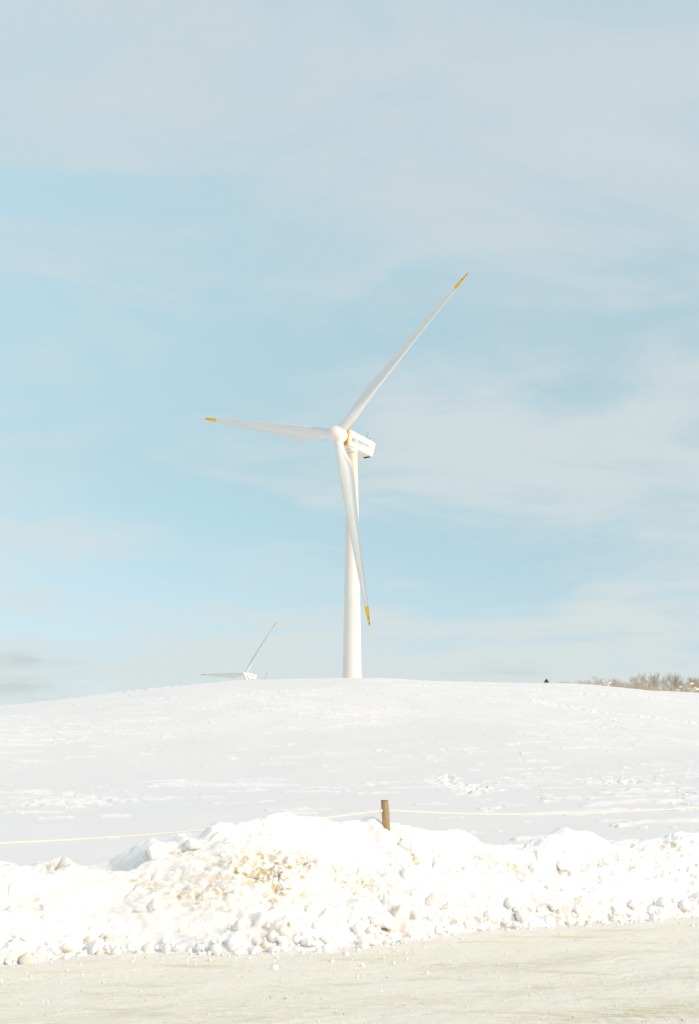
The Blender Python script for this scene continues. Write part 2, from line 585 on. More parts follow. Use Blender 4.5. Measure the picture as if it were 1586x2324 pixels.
def field_detail(x, y):
    """wind ripples, crust plates and trodden tracks; returns height and freshness"""
    big = fbm(x / 22, y / 30, 3, 3) * 0.28 * sstep(30, 70, y)
    wob = fbm(x / 5.5, y / 4.0, 3, 7) * 0.035
    # plates of fresh drift on the crust, long across the view
    pn = fbm(x / 2.6 + 0.3 * fbm(x / 1.5, y / 1.5, 2, 31), y / 1.5, 4, 12, 0.55)
    zone = fbm(x / 16, y / 20, 3, 21)
    near = 1 - sstep(34, 62, y)
    thr = 0.58 - 0.65 * zone - 0.08 * near

    def blob(cx, cy, rx, ry):
        return np.exp(-(((x - cx) / rx) ** 2 + ((y - cy) / ry) ** 2))
    patch = (1.0 * blob(-9.0, 47, 3.4, 6) + .8 * blob(-4.2, 58, 1.6, 5) + .7 * blob(-7.3, 60, 1.2, 3.5) + 0.6 * blob(-10, 38, 3, 4)
             + .9 * blob(4.1, 54, .6, 9) + 0.8 * blob(10.5, 57, 2.4, 4) + .5 * blob(-22, 110, 9, 18) + .45 * blob(-3, 120, 14, 16) + .5 * blob(16, 95, 12, 12))
    thr = thr - 0.75 * patch
    plate = sstep(thr, thr + 0.15, pn)
    h = big + wob + plate * (0.045 + 0.03 * fbm(x / 0.6, y / 0.6, 2, 40))
    # trodden tracks: chains of prints and a lumpy ploughed line below the crest
    lum = domes(x + 0.2 * fbm(x, y, 2, 66), y, 0.42, 0.55, 5)
    ly = 139 + 5.0 * np.sin(x / 17.0 + 0.6) + 2.2 * np.sin(x / 6.1) - 0.006 * x * x
    line = np.exp(-((y - ly) / 1.3) ** 2) * (0.5 + 0.5 * sstep(-0.3, 0.3, fbm(x / 5, y / 5, 2, 50)))
    tx = 4.1 + 0.35 * np.sin(y / 2.5)
    trk = np.exp(-((x - tx) / 0.55) ** 2) * sstep(42, 46, y) * (1 - sstep(62, 67, y))
    tx2 = 20 + (118 - y) * 0.42 + 1.2 * np.sin(y / 5)
    trk2 = np.exp(-((x - tx2) / 0.8) ** 2) * sstep(78, 84, y) * (1 - sstep(125, 132, y))
    rough = np.clip(line + trk + 0.9 * trk2 + 0.8 * blob(10.5, 57, 2.4, 3) + .45 * blob(-9, 47, 3, 4), 0, 1)
    h = h + rough * (lum * 0.7 - 0.06 + 0.07 * fbm(x / 0.5, y / 0.5, 3, 61))
    rim = np.exp(-((x + 25) / 6) ** 2) * np.exp(-((y - 168) / 4) ** 2)
    h = h + rim * domes(x, y, 0.9, 0.6, 15) * 0.8
    fresh = np.clip(plate * (1 - .45 * sstep(60, 110, y)) + rough * 0.7 + 0.35 * sstep(70, 130, y), 0, 1)
    return h, fresh


# ------------------------------------------------------------------ snow bank and road
ES, ET = np.array([0.8, 0.6]), np.array([-0.6, 0.8])
O0 = np.array([0.0, 17.6])
_toe = np.array([(-400, 2230), (36, 2187), (214, 2166), (443, 2166), (575, 2166), (748, 2160), (882, 2143), (990, 2126), (1155, 2110), (1376, 2101), (1586, 2080), (1800, 2060)], float)
_td = -1.6 / slope_of(_toe[:, 1])
_tx = u_of(_toe[:, 0], _toe[:, 1]) * _td
_ts = (_tx - O0[0]) * ES[0] + (_td - O0[1]) * ES[1]
_tt = (_tx - O0[0]) * ET[0] + (_td - O0[1]) * ET[1]
TOES, TOET = smooth_table(np.concatenate([[-30], _ts, [30]]), np.concatenate([[_tt[0]], _tt, [_tt[-1]]]), 3000, 0.004)
_cr = np.array([(-500, 1975), (-150, 1970), (0, 1959), (36, 1962), (72, 1969), (107, 1957), (143, 1944), (168, 1962), (186, 1990), (215, 2014), (240, 2012), (262, 1985), (286, 1950), (315, 1925),
                (347, 1908), (372, 1915), (394, 1908), (411, 1893), (443, 1907), (465, 1900), (483, 1877), (500, 1873), (536, 1875), (560, 1864), (582, 1855), (611, 1843),
                (628, 1843), (657, 1840), (671, 1850), (718, 1858), (761, 1868), (797, 1862), (836, 1851), (868, 1861), (893, 1869), (940, 1882), (990, 1889),
                (1036, 1881), (1061, 1890), (1079, 1911), (1119, 1918), (1180, 1921), (1215, 1918), (1233, 1902), (1262, 1891), (1276, 1877), (1305, 1888),
                (1341, 1891), (1376, 1908), (1405, 1918), (1441, 1912), (1477, 1903), (1519, 1905), (1537, 1891), (1555, 1885), (1586, 1890), (1700, 1890), (2000, 1895)], float)
CREST_T = 2.15
_cu, _cs = u_of(_cr[:, 0], _cr[:, 1]), slope_of(_cr[:, 1])
# point on the line t = toe + CREST_T seen at that column
_s = np.zeros(len(_cr))
for _ in range(30):
    t_here = np.interp(_s, TOES, TOET) + CREST_T
    # x = u*y with p = O0 + s ES + t ET
    num = _cu * (O0[1] + t_here * ET[1]) - (O0[0] + t_here * ET[0])
    _s = num / (ES[0] - _cu * ES[1])
_cd = O0[1] + _s * ES[1] + t_here * ET[1]
_cz = 1.6 + _cs * _cd
order = np.argsort(_s)
CRS, CRZ = _s[order], _cz[order]
CRS = np.concatenate([[-40], CRS, [40]])
CRZ = np.concatenate([[CRZ[0]], CRZ, [CRZ[-1]]])


def to_st(x, y):
    return (x - O0[0]) * ES[0] + (y - O0[1]) * ES[1], (x - O0[0]) * ET[0] + (y - O0[1]) * ET[1]


def img_to_bank(xi, yi, tf):
    """bank coordinate s for an image column at a share tf of the face depth"""
    u = u_of(xi, yi)
    s = 0.0
    for _ in range(30):
        t = np.interp(s, TOES, TOET) + CREST_T * tf
        s = (u * (O0[1] + t * ET[1]) - (O0[0] + t * ET[0])) / (ES[0] - u * ES[1])
    return float(s)



# coarse sheet under everything, out to the horizon
gx = np.concatenate([-np.geomspace(7000, 320, 14), np.arange(-300, 301, 12.0), np.geomspace(320, 7000, 14)])
gy = np.concatenate([-np.geomspace(7000, 60, 14), np.arange(-50, 620, 10.0), np.geomspace(640, 9000, 18)])
GX, GY = np.meshgrid(gx, gy)
gz = terrain(GX, GY)
gz = np.where(GY < 16, -0.5, gz - 0.7)
# drop below the road side of the bank line
tt = -0.6 * GX + 0.8 * (GY - 17.6)
gz = np.where(tt < 6, np.minimum(gz, -0.6), gz)
ground = mesh_obj('ground', np.stack([GX, GY, gz], -1), grid_faces(*GX.shape), M['farsnow'])
tag(ground, None, None, kind='structure')

# the snow field and hill in view
fy = np.concatenate([np.geomspace(16.5, 200, 620), np.geomspace(203, 1000, 70)])
fu = np.concatenate([-np.geomspace(1.3, 0.30, 26), np.linspace(-0.29, 0.29, 860), np.geomspace(0.30, 1.3, 26)])
FY = np.repeat(fy[:, None], len(fu), 1)
FX = fu[None, :] * np.maximum(FY, 24)
fz = terrain(FX, FY)
det, fresh = field_detail(FX, FY)
amp = 1 - sstep(190, 230, FY)
_, t_f = to_st(FX, FY)
s_f, _ = to_st(FX, FY)
tq_f = t_f - np.interp(s_f, TOES, TOET)
fz = fz - 0.7 * (1 - sstep(1.75, 2.45, tq_f)) - 2.2 * (1 - sstep(0.7, 1.8, tq_f))           # tucked in under the ploughed bank
hill = mesh_obj('snow_hill', np.stack([FX, FY, fz + det * amp], -1), grid_faces(*FX.shape), M['field'], attrs={'fresh': fresh})
tag(hill, None, None, kind='structure')

sv = np.concatenate([np.linspace(-16, -5.5, 80), np.linspace(-5.48, 12.2, 1100), np.linspace(12.25, 22, 90)])
tv = np.concatenate([np.linspace(-0.35, 2.6, 330), np.linspace(2.62, 4.6, 60)])
S_, T_ = np.meshgrid(sv, tv)              # T_ measured from the toe
toe = np.interp(S_, TOES, TOET)
zc = np.interp(S_, CRS, CRZ)
zc_soft = np.interp(S_, *smooth_table(CRS, CRZ, 4000, 0.012))
X_ = O0[0] + S_ * ES[0] + (T_ + toe) * ET[0]
Y_ = O0[1] + S_ * ES[1] + (T_ + toe) * ET[1]
zf = terrain(X_, Y_)
q = np.clip(T_ / CREST_T, 0, 1)
top_w = sstep(0.74, 0.97, q)
crest = zc_soft * (1 - top_w) + zc * top_w
face = crest * (0.62 * q ** 0.85 + 0.38 * sstep(0.0, 1.0, q)) ** 0.95
face = np.where(T_ <= 0, 0.0, face)
back = sstep(CREST_T + 0.1, CREST_T + 1.3, T_)
face = face - (zc - zc_soft) * sstep(CREST_T + .05, CREST_T + .45, T_) * top_w
base = face * (1 - back) + np.minimum(zf - 0.08, zc_soft - 0.3) * back
base = np.where(T_ < 0, -0.02 - 0.1 * (-T_ / 0.35), base)

sN, tN = S_, T_ * 1.35
gl = lambda cs, ct, rs, rt: np.exp(-(((S_ - cs) / rs) ** 2 + ((q - ct) / rt) ** 2))
s_of = lambda xi, yi, tf: img_to_bank(xi, yi, tf)
smoothm = np.clip(1.05 * gl(s_of(745, 1905, .85), .85, 1.05, .24) + 0.9 * gl(s_of(1320, 1920, .9), .92, .7, .18) + 0.75 * gl(s_of(140, 2010, .7), .66, .9, .22)
                  + .6 * gl(s_of(1150, 1960, .8), .80, .7, .1) + .5 * gl(s_of(240, 2040, .5), .55, .5, .12), 0, 1)
ro = (1 - 0.92 * smoothm) * sstep(-0.05, 0.10, T_)
big = fbm(sN / 1.1, tN / 0.8, 3, 80) * 0.10
wx, wy = fbm(sN * 2.1, tN * 2.1, 4, 9, .6), fbm(sN * 2.1 + 31, tN * 2.1 - 7, 4, 19, .6)


def slab(h_, cap):
    # broken blocks: the dome's top planed off
    return np.minimum(h_, cap + 0.25 * np.maximum(h_ - cap, 0))


l1 = slab(domes(sN + .16 * wx, tN + .14 * wy, 0.66, 0.42, 101, .3, .62), .17)
l2 = slab(domes(sN + .11 * wx, tN + .10 * wy, 0.33, 0.5, 111), .085)
l3 = domes(sN + .06 * wy, tN + .06 * wx, 0.14, 0.5, 121)
l4 = domes(sN, tN, 0.07, 0.55, 131)
foot = np.exp(-((q - 0.16) / 0.16) ** 2)
mod = 0.22 + 0.95 * sstep(-.25, .45, fbm(sN / 1.0, tN / 0.7, 3, 140))
crumb = (0.5 - np.abs(fbm(sN / .34, tN / .30, 5, 145, .58))) * 0.075 + fbm(sN / .5, tN / .42, 4, 147, .5) * 0.05
disp = big * (0.4 + 0.6 * ro) + ro * mod * (l1 * (0.30 + 0.45 * foot) + l2 * (0.40 + 0.20 * foot) + l3 * (0.20 + .05 * foot) + l4 * 0.2) + ro * crumb - 0.05 * ro
disp += smoothm * 0.05
crk = np.abs(fbm(sN / 0.9 + 4, tN / 1.6, 3, 151))
disp -= 0.10 * (1 - sstep(0.0, 0.05, crk)) * sstep(.3, .6, q) * (1 - 0.6 * smoothm)
# clefts beside the smooth block below the post
sc = s_of(842, 1895, .88)
disp -= 0.30 * np.exp(-((S_ - sc - 0.10 * (q - .85) * 4) / 0.085) ** 2) * np.exp(-((q - 0.86) / 0.13) ** 2)
disp *= 1 - 0.45 * sstep(.85, 1.0, q) * (1 - back)
fade = (1 - sstep(CREST_T + .6, CREST_T + 1.9, T_))
disp *= fade
# push lumps out along the face's own lean
nz, nh = 0.80, -0.60
X2 = X_ + ET[0] * disp * nh
Y2 = Y_ + ET[1] * disp * nh
Z2 = base + disp * nz
# dirt: scooped-up earth in the middle of the face
dz_ = np.zeros_like(S_)
for xi, yi, tf, rs, rt, a in ((610, 1945, .58, .55, .17, 1.25), (540, 1925, .66, .35, .14, .9), (690, 1955, .58, .28, .1, 1.0), (800, 1980, .45, .5, .13, .95),
                              (460, 1985, .5, .5, .16, .65), (335, 1965, .6, .25, .16, .7), (1105, 1945, .7, .2, .1, .6), (918, 1915, .78, .12, .12, .9), (930, 1950, .62, .2, .08, .8),
                              (1275, 1958, .62, .16, .08, 1.0), (1370, 1965, .6, .2, .07, .7), (1430, 1965, .62, .3, .08, .9), (1530, 1932, .8, .22, .06, 1.0), (1500, 1970, .6, .2, .1, .6),
                              (1180, 1975, .58, .3, .08, .6), (930, 1905, .85, .2, .05, .6), (60, 1985, .5, .4, .2, .5), (150, 1950, .92, .2, .06, .7), (30, 1965, .92, .3, .05, .5),
                              (640, 1990, .4, .9, .12, .5), (880, 2000, .4, .8, .1, .5), (420, 1900, .85, .15, .08, .6), (880, 2085, .16, .25, .09, .6), (1060, 2060, .2, .6, .12, .4),
                              (640, 2105, .1, .3, .1, .45), (1290, 2040, .2, 1.0, .12, .4)):
    dz_ = np.maximum(dz_, a * gl(s_of(xi, yi, tf), tf, rs, rt))
dirt = np.clip(dz_ * 1.35 * (0.75 + 0.7 * fbm(sN / 0.22, tN / 0.22, 4, 171, .6)) * (1 - .5 * smoothm) + 0.10 * sstep(.1, .5, fbm(sN / .5, tN / .5, 3, 181)), 0, 1.3)
bank = mesh_obj('snow_bank', np.stack([X2, Y2, Z2], -1), grid_faces(*S_.shape), M['bank'], attrs={'dirt': dirt})
tag(bank, None, None, kind='structure')


def bank_height(s, tq):
    """surface point of the bank sheet near (s, depth from toe)"""
    j = int(np.argmin(np.abs(sv - s)))
    i = int(np.argmin(np.abs(tv - tq)))
    return np.array([X2[i, j], Y2[i, j], Z2[i, j]])


# road of packed snow in front of the bank
ry = np.concatenate([[-400, -120, -40, -10, 0, 4, 7], np.linspace(9.0, 23.5, 330)])
ru = np.concatenate([-np.geomspace(1.5, .30, 14), np.linspace(-.29, .29, 520), np.geomspace(.30, 1.5, 14)])
RY = np.repeat(ry[:, None], len(ru), 1)
RX = ru[None, :] * np.maximum(np.abs(RY), 14)
rs_, rt_ = to_st(RX, RY)
rz = fbm(rs_ / 2.2, rt_ / 0.9, 3, 201) * 0.018 + fbm(rs_ / .35, rt_ / .12, 3, 211) * 0.006 + fbm(RX / .05, RY / .07, 2, 221) * 0.003
rtoe = np.interp(rs_, TOES, TOET)
edge = sstep(-0.75, -0.05, rt_ - rtoe + 0.35 * fbm(rs_ / .9, rt_ / .4, 4, 231, .6))
rz = rz + edge * 0.012
rz = rz * sstep(7, 9.2, RY)
# keep the road sheet under the bank
rz = np.where(rt_ - rtoe > 0.35, rz - 0.5 * sstep(.35, .9, rt_ - rtoe), rz)
lane = np.exp(-((rt_ + 5.65 + 0.1 * np.sin(rs_)) / 0.42) ** 2) * sstep(-3.5, -1.5, rs_) + 0.9 * np.exp(-((rt_ + 2.1 + .15 * np.sin(rs_ * 2)) / 0.36) ** 2) * sstep(-.8, .5, rs_) * (1 - sstep(1.5, 3.5, rs_)) + .35 * np.exp(-((rt_ + 4.0) / 0.4) ** 2) + .4 * np.exp(-((rt_ + 3.6 + rs_ * .1) / 0.5) ** 2) * (1 - sstep(-4, -2, rs_))
tread = 0.65 + 0.35 * np.sin((rs_ + 0.8 * np.abs(rt_ + 5.65)) * 34)
road = mesh_obj('road', np.stack([RX, RY, rz], -1), grid_faces(*RX.shape), M['road'], attrs={'edge': edge * 0.85, 'track': np.clip(lane, 0, 1) * tread})
tag(road, None, None, kind='structure')


# ------------------------------------------------------------------ snow chunks
def lump_mesh(seed, sub=4):
    bm = bmesh.new()
    bmesh.ops.create_icosphere(bm, subdivisions=sub, radius=1.0)
    r = np.random.default_rng(seed)
    co = np.array([v.co[:] for v in bm.verts])
    planes = r.normal(size=(7, 3))
    planes /= np.linalg.norm(planes, axis=1)[:, None]
    off = r.uniform(.45, .85, 7)
    d = np.ones(len(co))
    for p, o_ in zip(planes, off):
        k = co @ p
        d = np.where(k * d > o_, o_ / np.maximum(k, 1e-3), d)
    d = d * (1 + 0.17 * fbm(co[:, 0] * 1.7 + seed, co[:, 1] * 1.7 + co[:, 2] * 1.3, 3, seed % 40) + 0.09 * fbm(co[:, 0] * 5 + co[:, 2] * 3, co[:, 1] * 5, 2, 9))
    co = co * d[:, None] * np.array([1.0, r.uniform(.75, 1), r.uniform(.65, .9)])
    for v, c in zip(bm.verts, co):
        v.co = c
    for f in bm.faces:
        f.smooth = True
    me = bpy.data.meshes.new('snow_chunk')
    bm.to_mesh(me)
    bm.free()
    me.materials.append(M['chunk'])
    return me


lumps = [lump_mesh(s) for s in range(300, 312)]


def ray_ground(xi, yi, z=0.0):
    d = (z - 1.6) / float(slope_of(yi))
    return float(u_of(xi, yi)) * d, d


rr = random.Random(5)
GRP = 'snow chunks fallen along the foot of the bank'
GL = 'white snow chunk lying in the jumble at the foot of the roadside bank'
# image x, image y of its base, size in image px, own label
named = [
    (746, 2161, 26, 'round white snowball lying alone on the road just off the bank'),
    (866, 2105, 66, 'big boulder of snow with a dirty split face, near the bank foot below the post'),
    (700, 2150, 42, None), (742, 2142, 40, None), (640, 2145, 44, None), (676, 2140, 34, None), (583, 2143, 30, None),
    (536, 2155, 60, 'blocky white snow chunk at the bank edge, left of the snowball'),
    (578, 2163, 34, None), (823, 2145, 34, None), (845, 2146, 22, None), (993, 2122, 36, 'smooth white snow chunk at the bank edge under the right half of the bank'),
    (968, 2118, 28, None), (1010, 2116, 26, None), (1260, 2066, 34, None), (1397, 2072, 36, 'clean round snow lump jutting from the lower right of the bank'),
    (1310, 2080, 30, None), (1170, 2106, 26, None), (1150, 2098, 30, None), (1115, 2090, 40, None), (1060, 2100, 26, None), (1240, 2098, 22, None),
    (212, 2165, 62, 'rounded snow boulder with a dark gap on its left, at the bank foot far left'),
    (345, 2072, 48, None), (313, 2072, 22, None), (18, 2190, 30, 'small dirty brown-edged chunk on the road at the far left'),
    (455, 2158, 32, None), (495, 2156, 36, None), (1440, 2064, 40, None), (1505, 2056, 40, None), (1555, 2060, 36, None), (1340, 2095, 24, None),
    (1345, 2092, 18, None), (1430, 2080, 24, None), (1480, 2078, 22, None), (930, 2135, 24, None), (890, 2140, 20, None), (400, 2158, 24, None), (335, 2160, 22, None),
    (438, 1924, 50, 'dirty-streaked snow block on the shoulder of the bank, left of its summit'), (345, 1948, 56, 'clean snow hump on the bank shoulder, at the edge of the dip on the left'),
    (1275, 1972, 32, 'brown-stained snow lump high on the right half of the bank face'), (918, 1925, 40, 'dirt-flecked snow lump just below and right of the wooden post'),
    (915, 1995, 44, 'smooth white snow lump in the middle of the bank face, below the wooden post'), 
    (120, 2165, 30, None), (70, 2172, 22, None), (540, 2172, 14, None), (620, 2168, 14, None), (1090, 2112, 20, None), (1200, 2104, 20, None), (1290, 2098, 18, None),
]
for i, (xi, yi, sz, lab) in enumerate(named):
    # on the bank sheet or on the road, whichever the sight line meets
    u, sl = float(u_of(xi, yi)), float(slope_of(yi))
    best = None
    for d in np.arange(13.5, 25, 0.02):
        x, z = u * d, 1.6 + sl * d
        s, t = to_st(x, d)
        tq = t - float(np.interp(s, TOES, TOET))
        zs = 0.0
        if 0 < tq < 2.5:
            j = min(len(sv) - 1, int(np.searchsorted(sv, s)))
            k = min(len(tv) - 1, int(np.searchsorted(tv, tq)))
            zs = float(Z2[k, j])
        if z <= zs:
            best = (x, d, zs)
            break
    if best is None:
        continue
    x, d, zs = best
    r = sz * 0.42 / FP * d
    o = bpy.data.objects.new('snow_chunk', lumps[i % len(lumps)])
    COL.objects.link(o)
    o.location = (x, d + r * 0.45, zs + r * 0.42)
    o.rotation_euler = (rr.uniform(-.5, .5), rr.uniform(-.5, .5), rr.uniform(0, 6.28))
    o.scale = (r * 1.05, r * 1.0, r * 1.0)
    tag(o, lab or GL, 'snow chunk', GRP)

# crumbs: far too many to count
cv, cf = [], []
ico = bmesh.new()
bmesh.ops.create_icosphere(ico, subdivisions=1, radius=1.0)
iv = np.array([v.co[:] for v in ico.verts])
ifc = np.array([[v.index for v in f.verts] for f in ico.faces])
ico.free()
g = np.random.default_rng(77)
N = 3600
cs = g.uniform(-5.8, 12, N)
kind = g.random(N)
ct = np.where(kind < .50, g.normal(0.10, .20, N), np.where(kind < .88, -np.abs(g.normal(0, 1.3, N)), g.uniform(0.05, 1.3, N)))
csz = np.clip(g.lognormal(-4.4, .85, N), .006, .11)
left = (ct < -0.15)
csz = np.where(left, csz * .36, csz)
V, Fc = [], []
for i in range(N):
    if left[i] and cs[i] > 1.5 and g.random() < .6:
        continue
    tq = ct[i]
    if tq > 0:
        j = min(len(sv) - 1, int(np.searchsorted(sv, cs[i])))
        k = min(len(tv) - 1, int(np.searchsorted(tv, tq)))
        if smoothm[k, j] > .35:
            continue
        p = np.array([X2[k, j], Y2[k, j], Z2[k, j]])
    else:
        t = tq + float(np.interp(cs[i], TOES, TOET))
        p = np.array([O0[0] + cs[i] * ES[0] + t * ET[0], O0[1] + cs[i] * ES[1] + t * ET[1], 0.004])
    R = csz[i] * (1 + 0.25 * g.normal(size=(len(iv), 1)).clip(-1, 1)) * g.uniform(.7, 1.1, 3)
    V.append(iv * R + p + np.array([0, 0, csz[i] * .35]))
    Fc.append(ifc + len(V) * len(iv) - len(iv))
rub = mesh_obj('snow_rubble', np.concatenate(V), np.concatenate(Fc), M['rubble'], smooth=False)
tag(rub, 'loose crumbs of snow and ice scattered over the bank foot and the road edge', 'snow rubble', kind='stuff')

# grit and ice splinters pressed into the road
oct_v = np.array([(1, 0, 0), (-1, 0, 0), (0, 1, 0), (0, -1, 0), (0, 0, .7), (0, 0, -.7)], float)
oct_f = np.array([(0, 2, 4), (2, 1, 4), (1, 3, 4), (3, 0, 4), (2, 0, 5), (1, 2, 5), (3, 1, 5), (0, 3, 5)])
gn = np.random.default_rng(91)
NG = 9000
gy_ = 10.3 + 12.5 * gn.random(NG) ** 1.1
gx_ = gn.uniform(-.30, .30, NG) * gy_
gs_, gt_ = to_st(gx_, gy_)
gd_ = gt_ - np.interp(gs_, TOES, TOET)
clump = fbm(gs_ / 1.3, gt_ / .5, 4, 301, .6) + 0.8 * np.exp(-((gx_ + 3.0) / 1.3) ** 2) * np.exp(-((gd_ + .8) / .8) ** 2) + .5 * np.exp(-((gs_ - .9) / 1.2) ** 2 - ((gt_ + 2.0) / .4) ** 2)
keep = (gd_ < -0.05) & (clump > gn.uniform(-.7, .8, NG))
V, Fc = [], []
for x_, y_, in zip(gx_[keep], gy_[keep]):
    r_ = float(np.clip(gn.lognormal(-5.05, .45), .003, .016))
    a_ = gn.random() * 6.28
    rot = np.array([[math.cos(a_), -math.sin(a_), 0], [math.sin(a_), math.cos(a_), 0], [0, 0, 1]])
    V.append((oct_v * (r_ * gn.uniform(.6, 1.3, 3))) @ rot.T + np.array([x_, y_, .006 + r_ * .25]))
    Fc.append(oct_f + 6 * (len(V) - 1))


def m_grit(T, b):
    n = T.noise(objco(T), 9.0, 2.0, 0.6)
    c = T.mix(T.ramp(n, .40, .50), (0.94, 0.90, 0.86, 1), (0.84, 0.76, 0.62, 1))
    T.put(b.inputs['Base Color'], T.mix(T.ramp(n, .58, .68), c, (0.58, 0.49, 0.34, 1)))


grit = mesh_obj('road_grit', np.concatenate(V), np.concatenate(Fc), material('road grit', (.7, .6, .45), .8, .2, m_grit), smooth=False)
tag(grit, 'fine grit and ice splinters scattered over the packed snow road', 'grit', kind='stuff')

# ------------------------------------------------------------------ fence post and rope
PD = 22.0
px0, pz0 = float(u_of(876.5, 1880)) * PD, 1.6 + float(slope_of(1880)) * PD
px1, pz1 = float(u_of(872.5, 1815.5)) * PD, 1.6 + float(slope_of(1815.5)) * PD
lean = (px1 - px0) / (pz1 - pz0)
zb = float(terrain(px0, PD)) - 0.5
pbx = px0 - lean * (pz0 - zb)
post = empty('rope_post', (pbx, PD, zb))
tag(post, 'short brown round wooden post leaning slightly left behind the snow bank', 'post')
mb = MB()
H = pz1 - zb
PR = 0.058
hs = [0, .3, .6, .9, 1.0]
pts = [(lean * H * k + 0.004 * math.sin(9 * k), 0, H * k) for k in hs]
pts[-1] = (lean * (H - .012), 0, H - .012)
mb.tube(pts, [PR * 1.06, PR * 1.04, PR * 1.01, PR, PR * .985], 24, cap=False)
o = mb.build('shaft', M['post'], post, True)
mb = MB()
mb.tube([(lean * (H - .012), 0, H - .012), (lean * H, 0, H - .002), (lean * H, 0, H + .002)], [PR * .985, PR * .93, PR * .8], 24)
mb.build('sawn_top', M['posttop'], post, True)


def rope_pt(xi, yi, depth_off=0.0):
    """rope plane runs along the road direction through the post"""
    u = float(u_of(xi, yi))
    t = (u * PD - RX0) / (ES[0] - u * ES[1])
    d = PD + t * ES[1]
    return t, 1.6 + float(slope_of(yi)) * d


RX0 = pbx + lean * (1.68 - zb)
cps = [rope_pt(*p) for p in ((-260, 1934), (-120, 1926), (0, 1913), (150, 1906), (300, 1897), (480, 1882), (600, 1871), (725, 1857), (800, 1848), (862, 1839.5), (873, 1838.5), (884, 1838.5),
                             (950, 1842), (1020, 1845), (1100, 1847), (1200, 1847.5), (1300, 1845.5), (1400, 1842), (1500, 1837.5), (1586, 1832.5), (1700, 1825), (1850, 1815))]
ct_, cz_ = np.array([c[0] for c in cps]), np.array([c[1] for c in cps])
rts, rzs = smooth_table(ct_, cz_, 2600, 0.006)
core = np.stack([RX0 + rts * ES[0], PD + rts * ES[1], rzs], -1)
RV, RF = [], []
lay = 0.085
dirv = np.array([ES[0], ES[1], 0.0])
side = np.array([-ES[1], ES[0], 0.0])
upv = np.array([0, 0, 1.0])
sg = 6
for k in range(3):
    ph = 2 * np.pi * (rts / lay + k / 3.0)
    c = core + (np.cos(ph)[:, None] * side + np.sin(ph)[:, None] * upv) * 0.0062
    a = 2 * np.pi * np.arange(sg) / sg
    ring = c[:, None, :] + (np.cos(a)[None, :, None] * side + np.sin(a)[None, :, None] * upv) * 0.0068
    b0 = sum(len(v) for v in RV)
    RV.append(ring.reshape(-1, 3))
    n = len(c)
    idx = np.arange(n * sg).reshape(n, sg) + b0
    RF.append(np.stack([idx[:-1], np.roll(idx[:-1], -1, 1), np.roll(idx[1:], -1, 1), idx[1:]], -1).reshape(-1, 4))
rope = mesh_obj('rope', np.concatenate(RV), np.concatenate(RF), M['rope'])
tag(rope, 'beige twisted rope strung low across the snow through the brown post', 'rope')

mb = MB()
kz = float(np.interp(0.0, rts, rzs))
kc = Vector((RX0 - PR - .004, PD - .025, kz))
mb.tube([kc + Vector((.022 * math.cos(a), .02 * math.sin(a), .02 * math.sin(a + .6))) for a in np.linspace(0, 2 * math.pi, 13)], .011, 8, cap=False)
mb.tube([kc + Vector((.01, -.012, .02)), kc + Vector((.0, -.02, -.01)), kc + Vector((-.006, -.016, -.035))], [.011, .011, .008], 8)
mb.build('knot', M['rope'], rope, True)

# ------------------------------------------------------------------ wind turbines
R_ROT = 44.0
TILT = 0.10
BL = np.array([  # r, chord, thickness share, leading-edge share, twist deg
    (1.55, 2.05, 1.00, .50, 14), (2.6, 2.0, 1.00, .50, 14), (3.6, 2.05, .96, .49, 14), (4.6, 2.3, .80, .45, 14), (5.8, 2.75, .60, .39, 14), (7.2, 3.2, .47, .335, 14), (8.8, 3.5, .38, .305, 13.5),
    (10.2, 3.55, .34, .30, 13), (12.5, 3.4, .30, .30, 12), (16, 3.0, .27, .31, 10.5), (20, 2.62, .25, .32, 9), (24, 2.32, .23, .33, 8), (28, 2.0, .21, .34, 6.8), (32, 1.68, .20, .35, 5.6),
    (36, 1.32, .19, .36, 4.5), (39.7, .98, .18, .37, 3.6), (42.0, .70, .18, .39, 3), (43.3, .50, .18, .42, 2.6), (43.8, .36, .18, .46, 2.5), (44.0, .16, .2, .5, 2.5)])
TIP_R = 39.7


def foil(r, npt=30):
    ch, th, le, tw = (float(np.interp(r, BL[:, 0], BL[:, i])) for i in range(1, 5))
    rnd = float(np.clip((th - .40) / .6, 0, 1))
    out_ = []
    for i in range(2 * npt):
        a = 2 * math.pi * i / (2 * npt)
        x = 0.5 * (1 + math.cos(a))              # 1 = trailing edge .. 0 = leading edge
        yt = 5 * th * (0.2969 * math.sqrt(max(x, 0)) - .126 * x - .3516 * x * x + .2843 * x ** 3 - .1036 * x ** 4)
        up = math.sin(a) >= 0
        yc = 0.05 * math.sin(math.pi * min(1, x * 1.0)) * (1 - rnd)
        # hollow aft part of the pressure face
        hol = 0.10 * th * (math.exp(-((x - .72) / .16) ** 2)) * (1 - rnd)
        y = yc + (yt if up else -yt + hol * 1.6)
        yr = 0.5 * math.sin(a)
        y = y * (1 - rnd) + yr * rnd * 1.0
        X = (le - x) * ch                         # leading edge towards +X
        Y = y * ch
        b = rad(tw)
        # pitch: leading edge swings upwind (-Y)
        xx = X * math.cos(b) + Y * math.sin(b)
        yy = -X * math.sin(b) + Y * math.cos(b)
        out_.append((xx, yy + 1.27 * (r / 44.0) ** 2, r))
    return out_


